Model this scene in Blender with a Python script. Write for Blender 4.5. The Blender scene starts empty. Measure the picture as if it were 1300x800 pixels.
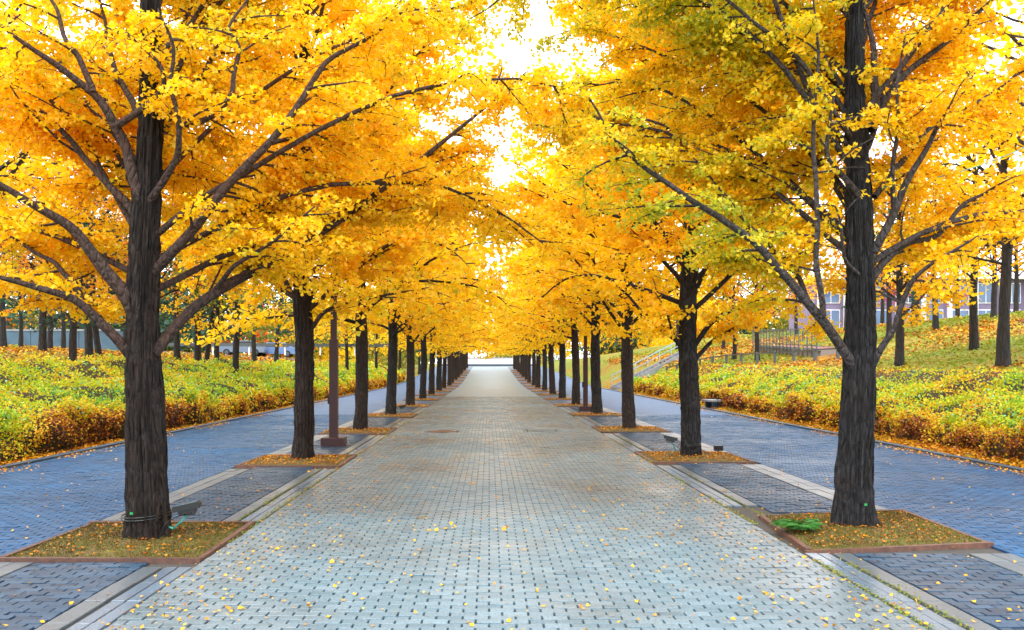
import bpy, math, random
import numpy as np
R = math.radians
# ------------------------------------------------------------------ camera, world, sun, exposure
scene = bpy.context.scene
C = bpy.context.collection
F = 1100.0                      # focal length in pixels of the 1300 px photograph
EYE = 1.9
cam_d = bpy.data.cameras.new('camera'); cam = bpy.data.objects.new('camera', cam_d); C.objects.link(cam)
cam.location = (0, 0, EYE); cam.rotation_euler = (R(90), 0, 0)
cam_d.sensor_width = 36.0; cam_d.lens = 36.0 * F / 1300.0
cam_d.shift_x = 29 / 1300.0; cam_d.shift_y = 65 / 1300.0
cam_d.clip_start = 0.05; cam_d.clip_end = 6000
scene.camera = cam

SUN_EL, SUN_AZ = R(58), R(215)
world = bpy.data.worlds.new('World'); scene.world = world; world.use_nodes = True
wt = world.node_tree; wt.nodes.clear()
wo = wt.nodes.new('ShaderNodeOutputWorld'); bg = wt.nodes.new('ShaderNodeBackground')
sky = wt.nodes.new('ShaderNodeTexSky'); sky.sky_type = 'NISHITA'; sky.sun_disc = False
sky.sun_elevation = SUN_EL; sky.sun_rotation = SUN_AZ; sky.air_density = 1.0; sky.dust_density = 2.0
wn = wt.nodes.new('ShaderNodeTexNoise'); wn.inputs['Scale'].default_value = 2.2; wn.inputs['Detail'].default_value = 5
wc = wt.nodes.new('ShaderNodeTexCoord')
wr = wt.nodes.new('ShaderNodeValToRGB')
wr.color_ramp.elements[0].position = 0.25; wr.color_ramp.elements[0].color = (10.6, 11.2, 12.4, 1)
wr.color_ramp.elements[1].position = 0.7; wr.color_ramp.elements[1].color = (12.6, 13.0, 13.6, 1)
wm = wt.nodes.new('ShaderNodeMix'); wm.data_type = 'RGBA'; wm.inputs['Factor'].default_value = 0.88
wt.links.new(wc.outputs['Generated'], wn.inputs['Vector'])
wt.links.new(wn.outputs['Fac'], wr.inputs['Fac'])
wt.links.new(sky.outputs['Color'], wm.inputs['A']); wt.links.new(wr.outputs['Color'], wm.inputs['B'])
wt.links.new(wm.outputs['Result'], bg.inputs['Color']); bg.inputs['Strength'].default_value = 0.148
wt.links.new(bg.outputs['Background'], wo.inputs['Surface'])

sun_d = bpy.data.lights.new('sun', 'SUN'); sun = bpy.data.objects.new('sun', sun_d); C.objects.link(sun)
sun_d.energy = 1.0; sun_d.angle = R(18); sun_d.color = (1.0, 0.95, 0.86)
_d = np.array([math.sin(SUN_AZ) * math.cos(SUN_EL), math.cos(SUN_AZ) * math.cos(SUN_EL), math.sin(SUN_EL)])
from mathutils import Vector
sun.rotation_euler = Vector(_d).to_track_quat('Z', 'Y').to_euler()
scene.view_settings.view_transform = 'Standard'
scene.view_settings.look = 'None'
scene.view_settings.exposure = 1.12
scene.view_settings.gamma = 1.0
scene.cycles.max_bounces = 12; scene.cycles.diffuse_bounces = 8; scene.cycles.transmission_bounces = 8
scene.cycles.use_denoising = True

rng = np.random.default_rng(11)

# ------------------------------------------------------------------ helpers
def vhash(ix, iy, iz, seed=0):
    h = (ix.astype(np.int64) * 374761393 + iy.astype(np.int64) * 668265263 + iz.astype(np.int64) * 2147483647 + seed * 974711) & 0xffffffff
    h = ((h ^ (h >> 13)) * 1274126177) & 0xffffffff
    h = h ^ (h >> 16)
    return (h & 0xffff) / 65535.0

def vnoise(P, seed=0):
    P = np.asarray(P, float); I = np.floor(P).astype(int); f = P - I; f = f * f * (3 - 2 * f)
    out = 0
    for a in (0, 1):
        for b in (0, 1):
            for c in (0, 1):
                w = (f[..., 0] if a else 1 - f[..., 0]) * (f[..., 1] if b else 1 - f[..., 1]) * (f[..., 2] if c else 1 - f[..., 2])
                out = out + w * vhash(I[..., 0] + a, I[..., 1] + b, I[..., 2] + c, seed)
    return out

def ss(a, b, x):
    t = np.clip((np.asarray(x, float) - a) / (b - a), 0, 1); return t * t * (3 - 2 * t)

def unit(v):
    v = np.asarray(v, float); return v / (np.linalg.norm(v, axis=-1, keepdims=True) + 1e-9)

def make_mesh(name, V, Fq, tint=None, smooth=False, mats=(), midx=None):
    """V (n,3); Fq (m,4) quads or a list of such and (k,3) triangles."""
    me = bpy.data.meshes.new(name)
    Fs = Fq if isinstance(Fq, list) else [Fq]
    Fs = [np.asarray(f, np.int32) for f in Fs if len(f)]
    V = np.ascontiguousarray(V, np.float32)
    nl = sum(f.size for f in Fs); nf = sum(len(f) for f in Fs)
    me.vertices.add(len(V)); me.vertices.foreach_set('co', V.ravel())
    me.loops.add(nl); me.loops.foreach_set('vertex_index', np.concatenate([f.ravel() for f in Fs]))
    me.polygons.add(nf)
    tot = np.concatenate([np.full(len(f), f.shape[1], np.int32) for f in Fs])
    start = np.concatenate([[0], np.cumsum(tot)[:-1]]).astype(np.int32)
    me.polygons.foreach_set('loop_start', start)
    me.polygons.foreach_set('use_smooth', np.full(nf, bool(smooth)))
    for m in mats: me.materials.append(m)
    if midx is not None: me.polygons.foreach_set('material_index', np.asarray(midx, np.int32))
    if tint is not None:
        at = me.attributes.new('tint', 'FLOAT', 'FACE'); at.data.foreach_set('value', np.ascontiguousarray(tint, np.float32))
    me.update(calc_edges=True)
    return me

class Acc:
    """collects pieces of one mesh"""
    def __init__(s): s.V = []; s.Q = []; s.T = []; s.n = 0; s.M = []
    def add(s, V, Q, mat=0, tint=0.5):
        V = np.asarray(V, float); Q = np.asarray(Q, int)
        s.V.append(V); s.Q.append(Q + s.n); s.n += len(V)
        s.T.append(np.full(len(Q), tint) if np.isscalar(tint) else np.asarray(tint)); s.M.append(np.full(len(Q), mat)); return s
    def box(s, x0, x1, y0, y1, z0, z1, mat=0, tint=0.5, ch=0.0):
        if ch:
            V = [(x0, y0, z0), (x1, y0, z0), (x1, y1, z0), (x0, y1, z0), (x0, y0, z1 - ch), (x1, y0, z1 - ch), (x1, y1, z1 - ch), (x0, y1, z1 - ch),
                 (x0 + ch, y0 + ch, z1), (x1 - ch, y0 + ch, z1), (x1 - ch, y1 - ch, z1), (x0 + ch, y1 - ch, z1)]
            Q = [(3, 2, 1, 0), (0, 1, 5, 4), (1, 2, 6, 5), (2, 3, 7, 6), (3, 0, 4, 7), (4, 5, 9, 8), (5, 6, 10, 9), (6, 7, 11, 10), (7, 4, 8, 11), (8, 9, 10, 11)]
        else:
            V = [(x0, y0, z0), (x1, y0, z0), (x1, y1, z0), (x0, y1, z0), (x0, y0, z1), (x1, y0, z1), (x1, y1, z1), (x0, y1, z1)]
            Q = [(3, 2, 1, 0), (0, 1, 5, 4), (1, 2, 6, 5), (2, 3, 7, 6), (3, 0, 4, 7), (4, 5, 6, 7)]
        return s.add(V, Q, mat, tint)
    def tube(s, P, r, m=8, mat=0, tint=0.5, cap=True):
        P = np.asarray(P, float); r = np.full(len(P), r) if np.isscalar(r) else np.asarray(r)
        V, Q = tubes(P[None], r[None], m)
        s.add(V, Q, mat, tint)
        if cap:
            for e in (0, len(P) - 1):
                ring = V[e * m:(e + 1) * m]; c = ring.mean(0)
                Vc = np.vstack([ring, c]); q = [(i, (i + 1) % m, m, m) for i in range(m)]
                q = [(a, b, m) for a, b, _, _ in q]
                # fan built as quads over pairs
                s.add(Vc, [(2 * k % m, (2 * k + 1) % m, (2 * k + 2) % m, m) for k in range(m // 2)], mat, tint)
        return s
    def bar(s, a, b, w, h, mat=0, tint=0.5, up=(0, 0, 1)):
        a = np.array(a, float); b = np.array(b, float); t = unit(b - a); sd = unit(np.cross(t, up)); u = np.cross(sd, t)
        V = [p + sd * sx * w / 2 + u * sz * h / 2 for p in (a, b) for sx, sz in ((-1, -1), (1, -1), (1, 1), (-1, 1))]
        return s.add(V, [(0, 1, 2, 3), (7, 6, 5, 4), (0, 4, 5, 1), (1, 5, 6, 2), (2, 6, 7, 3), (3, 7, 4, 0)], mat, tint)
    def mesh(s, name, mats, smooth=False):
        return make_mesh(name, np.vstack(s.V), np.vstack(s.Q), np.concatenate(s.T), smooth, mats, np.concatenate(s.M))

def tubes(P, r, m):
    """P (K,S,3), r (K,S): K tubes of S rings with m sides -> V, quads"""
    K, S, _ = P.shape
    T = np.gradient(P, axis=1); T = unit(T)
    ref = np.zeros_like(T); mean = np.abs(unit(T.mean(1)))
    flat = mean[:, 2] < 0.8
    ref[flat] = (0, 0, 1); ref[~flat] = (1, 0, 0)
    U = unit(np.cross(T, ref)); W = np.cross(T, U)
    a = np.arange(m) / m * 2 * np.pi
    V = P[:, :, None] + (U[:, :, None] * np.cos(a)[None, None, :, None] + W[:, :, None] * np.sin(a)[None, None, :, None]) * r[:, :, None, None]
    V = V.reshape(-1, 3)
    k = np.arange(K)[:, None, None] * S * m; s_ = np.arange(S - 1)[None, :, None] * m; i = np.arange(m)[None, None, :]; j = (i + 1) % m
    Q = np.stack([k + s_ + i, k + s_ + j, k + s_ + m + j, k + s_ + m + i], -1).reshape(-1, 4)
    return V, Q

def leaves(Cn, D, N, size, asp=1.0):
    """fan shaped leaf quads: base at Cn, pointing along D, facing N"""
    n = len(Cn); D = unit(D); S = unit(np.cross(D, N)); N = np.cross(S, D); s = np.broadcast_to(np.asarray(size, float), (n,))[:, None]
    V = np.stack([Cn, Cn + D * s * .72 + S * s * .52 * asp, Cn + D * s * .95 - N * s * .16, Cn + D * s * .72 - S * s * .52 * asp], 1).reshape(-1, 3)
    Q = np.arange(4 * n).reshape(-1, 4)
    return V, Q

def tag(o, label=None, cat=None, group=None, kind=None):
    if label: o['label'] = label
    if cat: o['category'] = cat
    if group: o['group'] = group
    if kind: o['kind'] = kind
    return o
def obj(name, me, parent=None, loc=None, **k):
    o = bpy.data.objects.new(name, me); C.objects.link(o)
    if parent is not None: o.parent = parent
    if loc is not None: o.location = loc
    return tag(o, **k)
def empty(name, loc, rz=0, **k):
    o = bpy.data.objects.new(name, None); C.objects.link(o); o.location = loc; o.rotation_euler = (0, 0, rz); o.empty_display_size = .2
    return tag(o, **k)
def copy_tree(o, parent=None):
    c = o.copy(); C.objects.link(c); c.parent = parent
    for ch in [x for x in KIDS.get(o.name, [])]:
        d = copy_tree(ch, c)
    return c
KIDS = {}
def kid(parent, o): KIDS.setdefault(parent.name, []).append(o); return o

# ------------------------------------------------------------------ materials
def mat(name):
    m = bpy.data.materials.new(name); m.use_nodes = True; nt = m.node_tree; nt.nodes.clear()
    out = nt.nodes.new('ShaderNodeOutputMaterial'); return m, nt, out
def node(nt, t, **kw):
    n = nt.nodes.new(t)
    for k, v in kw.items():
        if k.startswith('i_'): n.inputs[k[2:].replace('_', ' ')].default_value = v
        else: setattr(n, k, v)
    return n
def ramp(nt, stops, interp='LINEAR'):
    n = nt.nodes.new('ShaderNodeValToRGB'); cr = n.color_ramp; cr.interpolation = interp
    while len(cr.elements) < len(stops): cr.elements.new(0.5)
    for e, (p, c) in zip(cr.elements, stops): e.position = p; e.color = (*c, 1) if len(c) == 3 else c
    return n
def leaf_mat(name, stops, trans=0.45, rough=0.5):
    m, nt, out = mat(name)
    at = node(nt, 'ShaderNodeAttribute', attribute_name='tint')
    rp = ramp(nt, stops); nt.links.new(at.outputs['Fac'], rp.inputs['Fac'])
    d = node(nt, 'ShaderNodeBsdfDiffuse'); t = node(nt, 'ShaderNodeBsdfTranslucent'); g = node(nt, 'ShaderNodeBsdfGlossy'); g.inputs['Roughness'].default_value = rough
    mx = node(nt, 'ShaderNodeMixShader'); mx.inputs[0].default_value = trans
    m2 = node(nt, 'ShaderNodeMixShader'); m2.inputs[0].default_value = 0.03
    nt.links.new(rp.outputs['Color'], d.inputs['Color']); nt.links.new(rp.outputs['Color'], t.inputs['Color'])
    nt.links.new(d.outputs[0], mx.inputs[1]); nt.links.new(t.outputs[0], mx.inputs[2])
    nt.links.new(mx.outputs[0], m2.inputs[1]); nt.links.new(g.outputs[0], m2.inputs[2]); nt.links.new(m2.outputs[0], out.inputs['Surface'])
    return m
def simple(name, col, rough=0.6, metal=0.0, noise=0.0, scale=8.0, bump=0.0, spec=0.5, stretch=(1, 1, 1), col2=None, tinted=0.0):
    m, nt, out = mat(name); p = node(nt, 'ShaderNodeBsdfPrincipled'); nt.links.new(p.outputs[0], out.inputs['Surface'])
    p.inputs['Roughness'].default_value = rough; p.inputs['Metallic'].default_value = metal; p.inputs['Specular IOR Level'].default_value = spec
    geo = node(nt, 'ShaderNodeNewGeometry'); mp = node(nt, 'ShaderNodeMapping'); mp.inputs['Scale'].default_value = stretch
    nt.links.new(geo.outputs['Position'], mp.inputs['Vector'])
    nz = node(nt, 'ShaderNodeTexNoise'); nz.inputs['Scale'].default_value = scale; nz.inputs['Detail'].default_value = 6; nz.inputs['Roughness'].default_value = .65
    nt.links.new(mp.outputs[0], nz.inputs['Vector'])
    c2 = col2 or tuple(c * (1 - noise) for c in col)
    rp = ramp(nt, [(0.35, c2), (0.65, col)]); nt.links.new(nz.outputs['Fac'], rp.inputs['Fac'])
    last = rp.outputs['Color']
    if tinted:
        at = node(nt, 'ShaderNodeAttribute', attribute_name='tint')
        mr = node(nt, 'ShaderNodeMapRange'); mr.inputs['To Min'].default_value = 1 - tinted; mr.inputs['To Max'].default_value = 1 + tinted
        nt.links.new(at.outputs['Fac'], mr.inputs['Value'])
        vm = node(nt, 'ShaderNodeVectorMath', operation='SCALE'); nt.links.new(last, vm.inputs[0]); nt.links.new(mr.outputs[0], vm.inputs['Scale']); last = vm.outputs[0]
    nt.links.new(last, p.inputs['Base Color'])
    if bump:
        b = node(nt, 'ShaderNodeBump'); b.inputs['Strength'].default_value = bump; b.inputs['Distance'].default_value = 0.02
        nt.links.new(nz.outputs['Fac'], b.inputs['Height']); nt.links.new(b.outputs[0], p.inputs['Normal'])
    return m

GINKGO = [(0.0, (.24, .36, .03)), (0.22, (.60, .60, .03)), (0.42, (.98, .68, .006)), (0.66, (.98, .60, .004)), (0.88, (.96, .48, .006)), (1.0, (.70, .32, .015))]
M_ginkgo = leaf_mat('ginkgo_leaves', GINKGO, .58)
M_maple = leaf_mat('maple_leaves', [(0, (.42, .30, .02)), (.35, (.75, .33, .015)), (.7, (.72, .15, .012)), (1, (.42, .04, .02))], .4)
M_magenta = leaf_mat('magenta_leaves', [(0, (.35, .04, .10)), (1, (.62, .10, .22))], .4)
M_ever = leaf_mat('evergreen_leaves', [(0, (.015, .045, .03)), (.6, (.03, .085, .05)), (1, (.06, .14, .05))], .2)
M_olive = leaf_mat('olive_leaves', [(0, (.10, .14, .02)), (.6, (.25, .28, .03)), (1, (.55, .38, .03))], .3)
M_hedge = leaf_mat('hedge_leaves', [(0.0, (.08, .018, .008)), (.16, (.26, .065, .01)), (.3, (.66, .25, .01)), (.42, (.80, .50, .015)), (.58, (.60, .60, .015)), (.78, (.34, .52, .015)), (.93, (.12, .34, .04)), (1.0, (.26, .66, .40))], .35, .35)  # last stop is a teal glint painted as leaf colour
M_litter = leaf_mat('litter_leaves', [(0, (.09, .03, .01)), (.3, (.34, .10, .01)), (.6, (.68, .29, .012)), (1, (.85, .50, .02))], .15, .3)
M_grass = leaf_mat('grass_blades', [(0, (.18, .14, .02)), (.4, (.32, .30, .02)), (1, (.16, .30, .02))], .3)
M_moss = leaf_mat('pit_moss', [(0, (.055, .035, .008)), (.5, (.115, .095, .01)), (1, (.13, .15, .012))], .15)
M_fern = leaf_mat('fern_leaves', [(0, (.02, .10, .02)), (1, (.09, .30, .05))], .35)

def bark_mat(name, dark, light, warm, st=.12):
    m, nt, out = mat(name); p = node(nt, 'ShaderNodeBsdfPrincipled'); nt.links.new(p.outputs[0], out.inputs['Surface'])
    tc = node(nt, 'ShaderNodeTexCoord'); mp = node(nt, 'ShaderNodeMapping'); mp.inputs['Scale'].default_value = (1, 1, st)
    nt.links.new(tc.outputs['Object'], mp.inputs['Vector'])
    n1 = node(nt, 'ShaderNodeTexNoise'); n1.inputs['Scale'].default_value = 34 if st < .3 else 26; n1.inputs['Detail'].default_value = 9; n1.inputs['Roughness'].default_value = .82; n1.inputs['Distortion'].default_value = .3
    n2 = node(nt, 'ShaderNodeTexVoronoi', feature='DISTANCE_TO_EDGE'); n2.inputs['Scale'].default_value = 17; n2.inputs['Randomness'].default_value = 1
    n3 = node(nt, 'ShaderNodeTexNoise'); n3.inputs['Scale'].default_value = 3.5; n3.inputs['Detail'].default_value = 3
    nt.links.new(mp.outputs[0], n1.inputs['Vector']); nt.links.new(mp.outputs[0], n2.inputs['Vector']); nt.links.new(tc.outputs['Object'], n3.inputs['Vector'])
    r1 = ramp(nt, [(0.42, dark), (0.60, light)]); nt.links.new(n1.outputs['Fac'], r1.inputs['Fac'])
    mx = node(nt, 'ShaderNodeMix', data_type='RGBA'); r3 = ramp(nt, [(.42, (0, 0, 0)), (.66, (.8, .8, .8))]); nt.links.new(n3.outputs['Fac'], r3.inputs['Fac'])
    nt.links.new(r3.outputs['Color'], mx.inputs['Factor']); nt.links.new(r1.outputs['Color'], mx.inputs['A']); mx.inputs['B'].default_value = (*warm, 1)
    m3 = node(nt, 'ShaderNodeMix', data_type='RGBA', blend_type='MULTIPLY'); m3.inputs['Factor'].default_value = .75 if st < .3 else .25
    r2 = ramp(nt, [(0.0, (.2, .2, .2)), (.25, (1, 1, 1))]); nt.links.new(n2.outputs['Distance'], r2.inputs['Fac'])
    nt.links.new(mx.outputs['Result'], m3.inputs['A']); nt.links.new(r2.outputs['Color'], m3.inputs['B']); nt.links.new(m3.outputs['Result'], p.inputs['Base Color'])
    p.inputs['Roughness'].default_value = .72; p.inputs['Specular IOR Level'].default_value = .4
    ad = node(nt, 'ShaderNodeMath', operation='ADD'); nt.links.new(n1.outputs['Fac'], ad.inputs[0]); nt.links.new(r2.outputs['Color'], ad.inputs[1])
    b = node(nt, 'ShaderNodeBump'); b.inputs['Strength'].default_value = 1; b.inputs['Distance'].default_value = .035
    nt.links.new(ad.outputs[0], b.inputs['Height']); nt.links.new(b.outputs[0], p.inputs['Normal'])
    return m
M_bark = bark_mat('ginkgo_bark', (.004, .003, .003), (.052, .030, .021), (.030, .013, .007), .24)
M_bark2 = bark_mat('grey_ginkgo_bark', (.003, .0035, .005), (.052, .050, .056), (.018, .011, .008), .24)
M_limb = bark_mat('limb_bark', (.022, .014, .012), (.105, .06, .045), (.075, .033, .022), .45)
M_limb2 = bark_mat('grey_limb_bark', (.02, .017, .02), (.11, .095, .095), (.055, .036, .03), .45)
M_darkbark = bark_mat('dark_bark', (.008, .009, .010), (.045, .038, .035), (.035, .018, .012))

def paver_mat(name, c_lo, c_hi, stain, rough, scale=1.3, stain_amt=.5, spec=.5):
    m, nt, out = mat(name); p = node(nt, 'ShaderNodeBsdfPrincipled'); nt.links.new(p.outputs[0], out.inputs['Surface'])
    geo = node(nt, 'ShaderNodeNewGeometry')
    at = node(nt, 'ShaderNodeAttribute', attribute_name='tint')
    rp = ramp(nt, [(0, c_lo), (1, c_hi)]); nt.links.new(at.outputs['Fac'], rp.inputs['Fac'])
    n1 = node(nt, 'ShaderNodeTexNoise'); n1.inputs['Scale'].default_value = .42; n1.inputs['Detail'].default_value = 6; n1.inputs['Roughness'].default_value = .6
    n2 = node(nt, 'ShaderNodeTexNoise'); n2.inputs['Scale'].default_value = 55; n2.inputs['Detail'].default_value = 4
    for n in (n1, n2): nt.links.new(geo.outputs['Position'], n.inputs['Vector'])
    # tannin stains, heavier along the verges where the leaves lie
    sx = node(nt, 'ShaderNodeSeparateXYZ'); nt.links.new(geo.outputs['Position'], sx.inputs[0])
    ab = node(nt, 'ShaderNodeMath', operation='ABSOLUTE'); nt.links.new(sx.outputs['X'], ab.inputs[0])
    mr = node(nt, 'ShaderNodeMapRange'); mr.inputs['From Min'].default_value = .6; mr.inputs['From Max'].default_value = 3.4; mr.inputs['To Min'].default_value = 0; mr.inputs['To Max'].default_value = .30
    nt.links.new(ab.outputs[0], mr.inputs['Value'])
    ad = node(nt, 'ShaderNodeMath', operation='ADD'); nt.links.new(n1.outputs['Fac'], ad.inputs[0]); nt.links.new(mr.outputs[0], ad.inputs[1])
    r1 = ramp(nt, [(.52, (0, 0, 0)), (.78, (stain_amt,) * 3)]); nt.links.new(ad.outputs[0], r1.inputs['Fac'])
    mx = node(nt, 'ShaderNodeMix', data_type='RGBA'); nt.links.new(r1.outputs['Color'], mx.inputs['Factor']); nt.links.new(rp.outputs['Color'], mx.inputs['A']); mx.inputs['B'].default_value = (*stain, 1)
    r2 = ramp(nt, [(.3, (.6, .62, .64)), (.7, (1.2, 1.18, 1.16))]); nt.links.new(n2.outputs['Fac'], r2.inputs['Fac'])
    m3 = node(nt, 'ShaderNodeMix', data_type='RGBA', blend_type='MULTIPLY'); m3.inputs['Factor'].default_value = 1
    nt.links.new(mx.outputs['Result'], m3.inputs['A']); nt.links.new(r2.outputs['Color'], m3.inputs['B']); nt.links.new(m3.outputs['Result'], p.inputs['Base Color'])
    p.inputs['Specular IOR Level'].default_value = spec
    rr = node(nt, 'ShaderNodeMapRange'); rr.inputs['From Min'].default_value = .3; rr.inputs['From Max'].default_value = .7; rr.inputs['To Min'].default_value = rough + .14; rr.inputs['To Max'].default_value = rough - .2
    nt.links.new(n1.outputs['Fac'], rr.inputs['Value']); nt.links.new(rr.outputs[0], p.inputs['Roughness'])
    b = node(nt, 'ShaderNodeBump'); b.inputs['Strength'].default_value = .25; b.inputs['Distance'].default_value = .004
    nt.links.new(n2.outputs['Fac'], b.inputs['Height']); nt.links.new(b.outputs[0], p.inputs['Normal'])
    return m
M_pave = paver_mat('pale_paver', (.095, .165, .20), (.17, .25, .29), (.12, .095, .08), .43, stain_amt=.34, spec=.45)
M_side = paver_mat('blue_grey_paver', (.005, .052, .145), (.028, .14, .325), (.01, .04, .08), .52, stain_amt=.45, spec=.2)
M_strip = paver_mat('dark_paver', (.004, .030, .07), (.035, .11, .20), (.04, .04, .045), .5, stain_amt=.4, spec=.25)
M_band = paver_mat('pale_band_stone', (.05, .085, .12), (.095, .145, .18), (.12, .11, .10), .42, stain_amt=.4)
M_drain = paver_mat('drain_stone', (.085, .15, .23), (.15, .24, .33), (.10, .09, .08), .38, stain_amt=.4)
M_kerb = simple('blue_black_kerb_stone', (.035, .075, .12), .45, noise=.4, scale=9, bump=.2, tinted=.25)
M_joint = simple('joint_sand', (.035, .038, .045), .8, noise=.5, scale=30, col2=(.06, .05, .03))
M_edge = simple('rusty_edging', (.125, .052, .03), .6, noise=.55, scale=14, bump=.35, stretch=(1, 1, 1), col2=(.06, .028, .02), tinted=.3)
M_soil = simple('mossy_soil', (.12, .115, .015), .9, scale=9, bump=.8, col2=(.10, .045, .015))
M_redsteel = simple('dark_red_steel', (.04, .010, .011), .5, .1, noise=.25, scale=3)
M_black = simple('black_metal', (.005, .007, .008), .35, .3, noise=.2)
M_glass = simple('lamp_glass', (.10, .20, .21), .15, 0, spec=.8)
M_tealcable = simple('green_cable', (.05, .28, .24), .5)
M_wood = simple('weathered_red_wood', (.2, .09, .06), .7, noise=.5)
M_concrete = simple('pale_concrete', (.26, .28, .30), .8, noise=.3, scale=2)
M_rail = simple('pale_blue_rail', (.30, .44, .50), .4, .2)
M_bluewall = simple('blue_grey_wall', (.07, .13, .19), .8, noise=.3, scale=1)
M_white = simple('white_render', (.75, .76, .78), .6, noise=.08, scale=.6)
M_bluewin = simple('blue_window', (.05, .13, .28), .12, 0, noise=.4, scale=.5, spec=.8)
M_pinkwall = simple('pink_wall', (.20, .16, .27), .7, noise=.2, scale=.5)
M_brickred = simple('red_brick', (.34, .10, .09), .8, noise=.35, scale=9, tinted=.3)
M_mortar = simple('mortar', (.22, .2, .19), .9)
M_greyrail = simple('grey_steel_rail', (.10, .12, .13), .45, .5)
M_asphalt = simple('asphalt', (.055, .055, .06), .8, noise=.3, scale=3)
M_rust = simple('rusty_iron', (.16, .075, .035), .65, .2, noise=.5, scale=20, bump=.3)
M_iron = simple('grey_iron', (.12, .16, .17), .5, .4, noise=.3, scale=20, bump=.3)
M_tyre = simple('tyre_rubber', (.015, .015, .016), .8)
M_green = simple('green_tag', (.01, .26, .06), .5)
M_redtag = simple('red_tag', (.7, .03, .06), .5)
M_hedgecore = simple('dark_hedge_core_and_stems', (.055, .042, .010), .9, noise=.6, scale=14, bump=1.0)  # dark tone puts the shade of the hedge's inside into the colour

# ------------------------------------------------------------------ terrain
def rise(Y):
    t = np.clip(np.asarray(Y, float) - 72, 0, None); a = np.minimum(t, 28)
    return .0005 * a * a + np.clip(t - 28, 0, 60) * .028
def hL(d, Y):      # bank beyond the path, d metres from its kerb
    return (2.25 * ss(.5, 8.5, d) + .055 * np.clip(d - 6, 0, 24)) * (1 - .75 * ss(85, 125, Y))
def hR(d, Y):
    a = 1.0 * ss(1.4, 4.6, d) + .18 * np.clip(d, 0, None)
    a = a * (1 + .55 * ss(30, 85, Y) * np.exp(-np.clip(d, 0, None) / 10))
    a = np.minimum(a, 5.2 + (a - 5.2) * .12)
    return a * (1 - .55 * ss(110, 150, Y))
XL, XR = -9.1, 9.7
def ground(X, Y):
    X = np.asarray(X, float); Y = np.asarray(Y, float)
    return rise(Y) + np.where(X < XL, hL(XL - X, Y), 0) + np.where(X > XR, hR(X - XR, Y), 0)

xs = np.concatenate([[-900, -500, -250, -130, -80], np.arange(-60, -14, 1.5), np.arange(-14, -9.2, .4), [-9.1, -9.0, 0, 9.6, 9.7], np.arange(10.0, 15, .4), np.arange(15, 60, 1.5), [70, 90, 140, 260, 500, 900]])
ys = np.concatenate([[-40, -15, 0], np.arange(4, 60, 1.0), np.arange(60, 165, 2.0), [180, 220, 300, 450, 700, 1200, 2500]])
GX, GY = np.meshgrid(xs, ys)
GZ = ground(GX, GY) - np.where((GX >= XL) & (GX <= XR), .10, 0.0) - np.where(((GX <= XL) & (GX > XL - .05)) | ((GX >= XR) & (GX < XR + .05)), .10, 0.0)
off = (GX < XL - .3) | (GX > XR + .3)
GZ = GZ + np.where(off, (vnoise(np.stack([GX * .35, GY * .35, GX * 0], -1)) - .5) * .22, 0)
nx, ny = len(xs), len(ys)
idx = np.arange(nx * ny).reshape(ny, nx)
Q = np.stack([idx[:-1, :-1], idx[:-1, 1:], idx[1:, 1:], idx[1:, :-1]], -1).reshape(-1, 4)
gm, nt, out = mat('litter_and_grass_ground')
p = node(nt, 'ShaderNodeBsdfPrincipled', ); p.inputs['Roughness'].default_value = .9; p.inputs['Specular IOR Level'].default_value = .2; nt.links.new(p.outputs[0], out.inputs['Surface'])
geo = node(nt, 'ShaderNodeNewGeometry')
n1 = node(nt, 'ShaderNodeTexNoise'); n1.inputs['Scale'].default_value = .16; n1.inputs['Detail'].default_value = 7; n1.inputs['Roughness'].default_value = .6
n2 = node(nt, 'ShaderNodeTexNoise'); n2.inputs['Scale'].default_value = 6; n2.inputs['Detail'].default_value = 6
for n in (n1, n2): nt.links.new(geo.outputs['Position'], n.inputs['Vector'])
ra = ramp(nt, [(.40, (.15, .20, .015)), (.52, (.24, .21, .015)), (.6, (.28, .13, .015)), (.72, (.2, .06, .015))]); nt.links.new(n1.outputs['Fac'], ra.inputs['Fac'])
rb = ramp(nt, [(.3, (.45, .45, .45)), (.7, (1.25, 1.25, 1.25))]); nt.links.new(n2.outputs['Fac'], rb.inputs['Fac'])
mx = node(nt, 'ShaderNodeMix', data_type='RGBA', blend_type='MULTIPLY'); mx.inputs['Factor'].default_value = 1
nt.links.new(ra.outputs['Color'], mx.inputs['A']); nt.links.new(rb.outputs['Color'], mx.inputs['B']); nt.links.new(mx.outputs['Result'], p.inputs['Base Color'])
b = node(nt, 'ShaderNodeBump'); b.inputs['Strength'].default_value = .8; b.inputs['Distance'].default_value = .1; nt.links.new(n2.outputs['Fac'], b.inputs['Height']); nt.links.new(b.outputs[0], p.inputs['Normal'])
obj('ground', make_mesh('ground', np.stack([GX, GY, GZ], -1).reshape(-1, 3), Q, smooth=True, mats=[gm]), kind='structure')

# ------------------------------------------------------------------ paving
TL = [9.44 + 7.9 * k for k in range(18)]       # tree positions of the two rows
TR = [10.1 + 7.9 * k for k in range(18)]
XTL, XTR = -3.73, 4.16
def pit_quad(side, k):
    if side < 0:
        y = TL[k]; return [(-4.8, y - 1.02), (-2.81, y - 1.02), (-2.81, y + 1.02), (-4.8, y + 1.02)]
    if k == 0: return [(3.24, 8.82), (5.34, 9.16), (5.42, 11.35), (3.40, 10.95)]
    y = TR[k]; return [(3.19, y - 1.02), (5.22, y - 1.02), (5.22, y + 1.02), (3.19, y + 1.02)]

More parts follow.
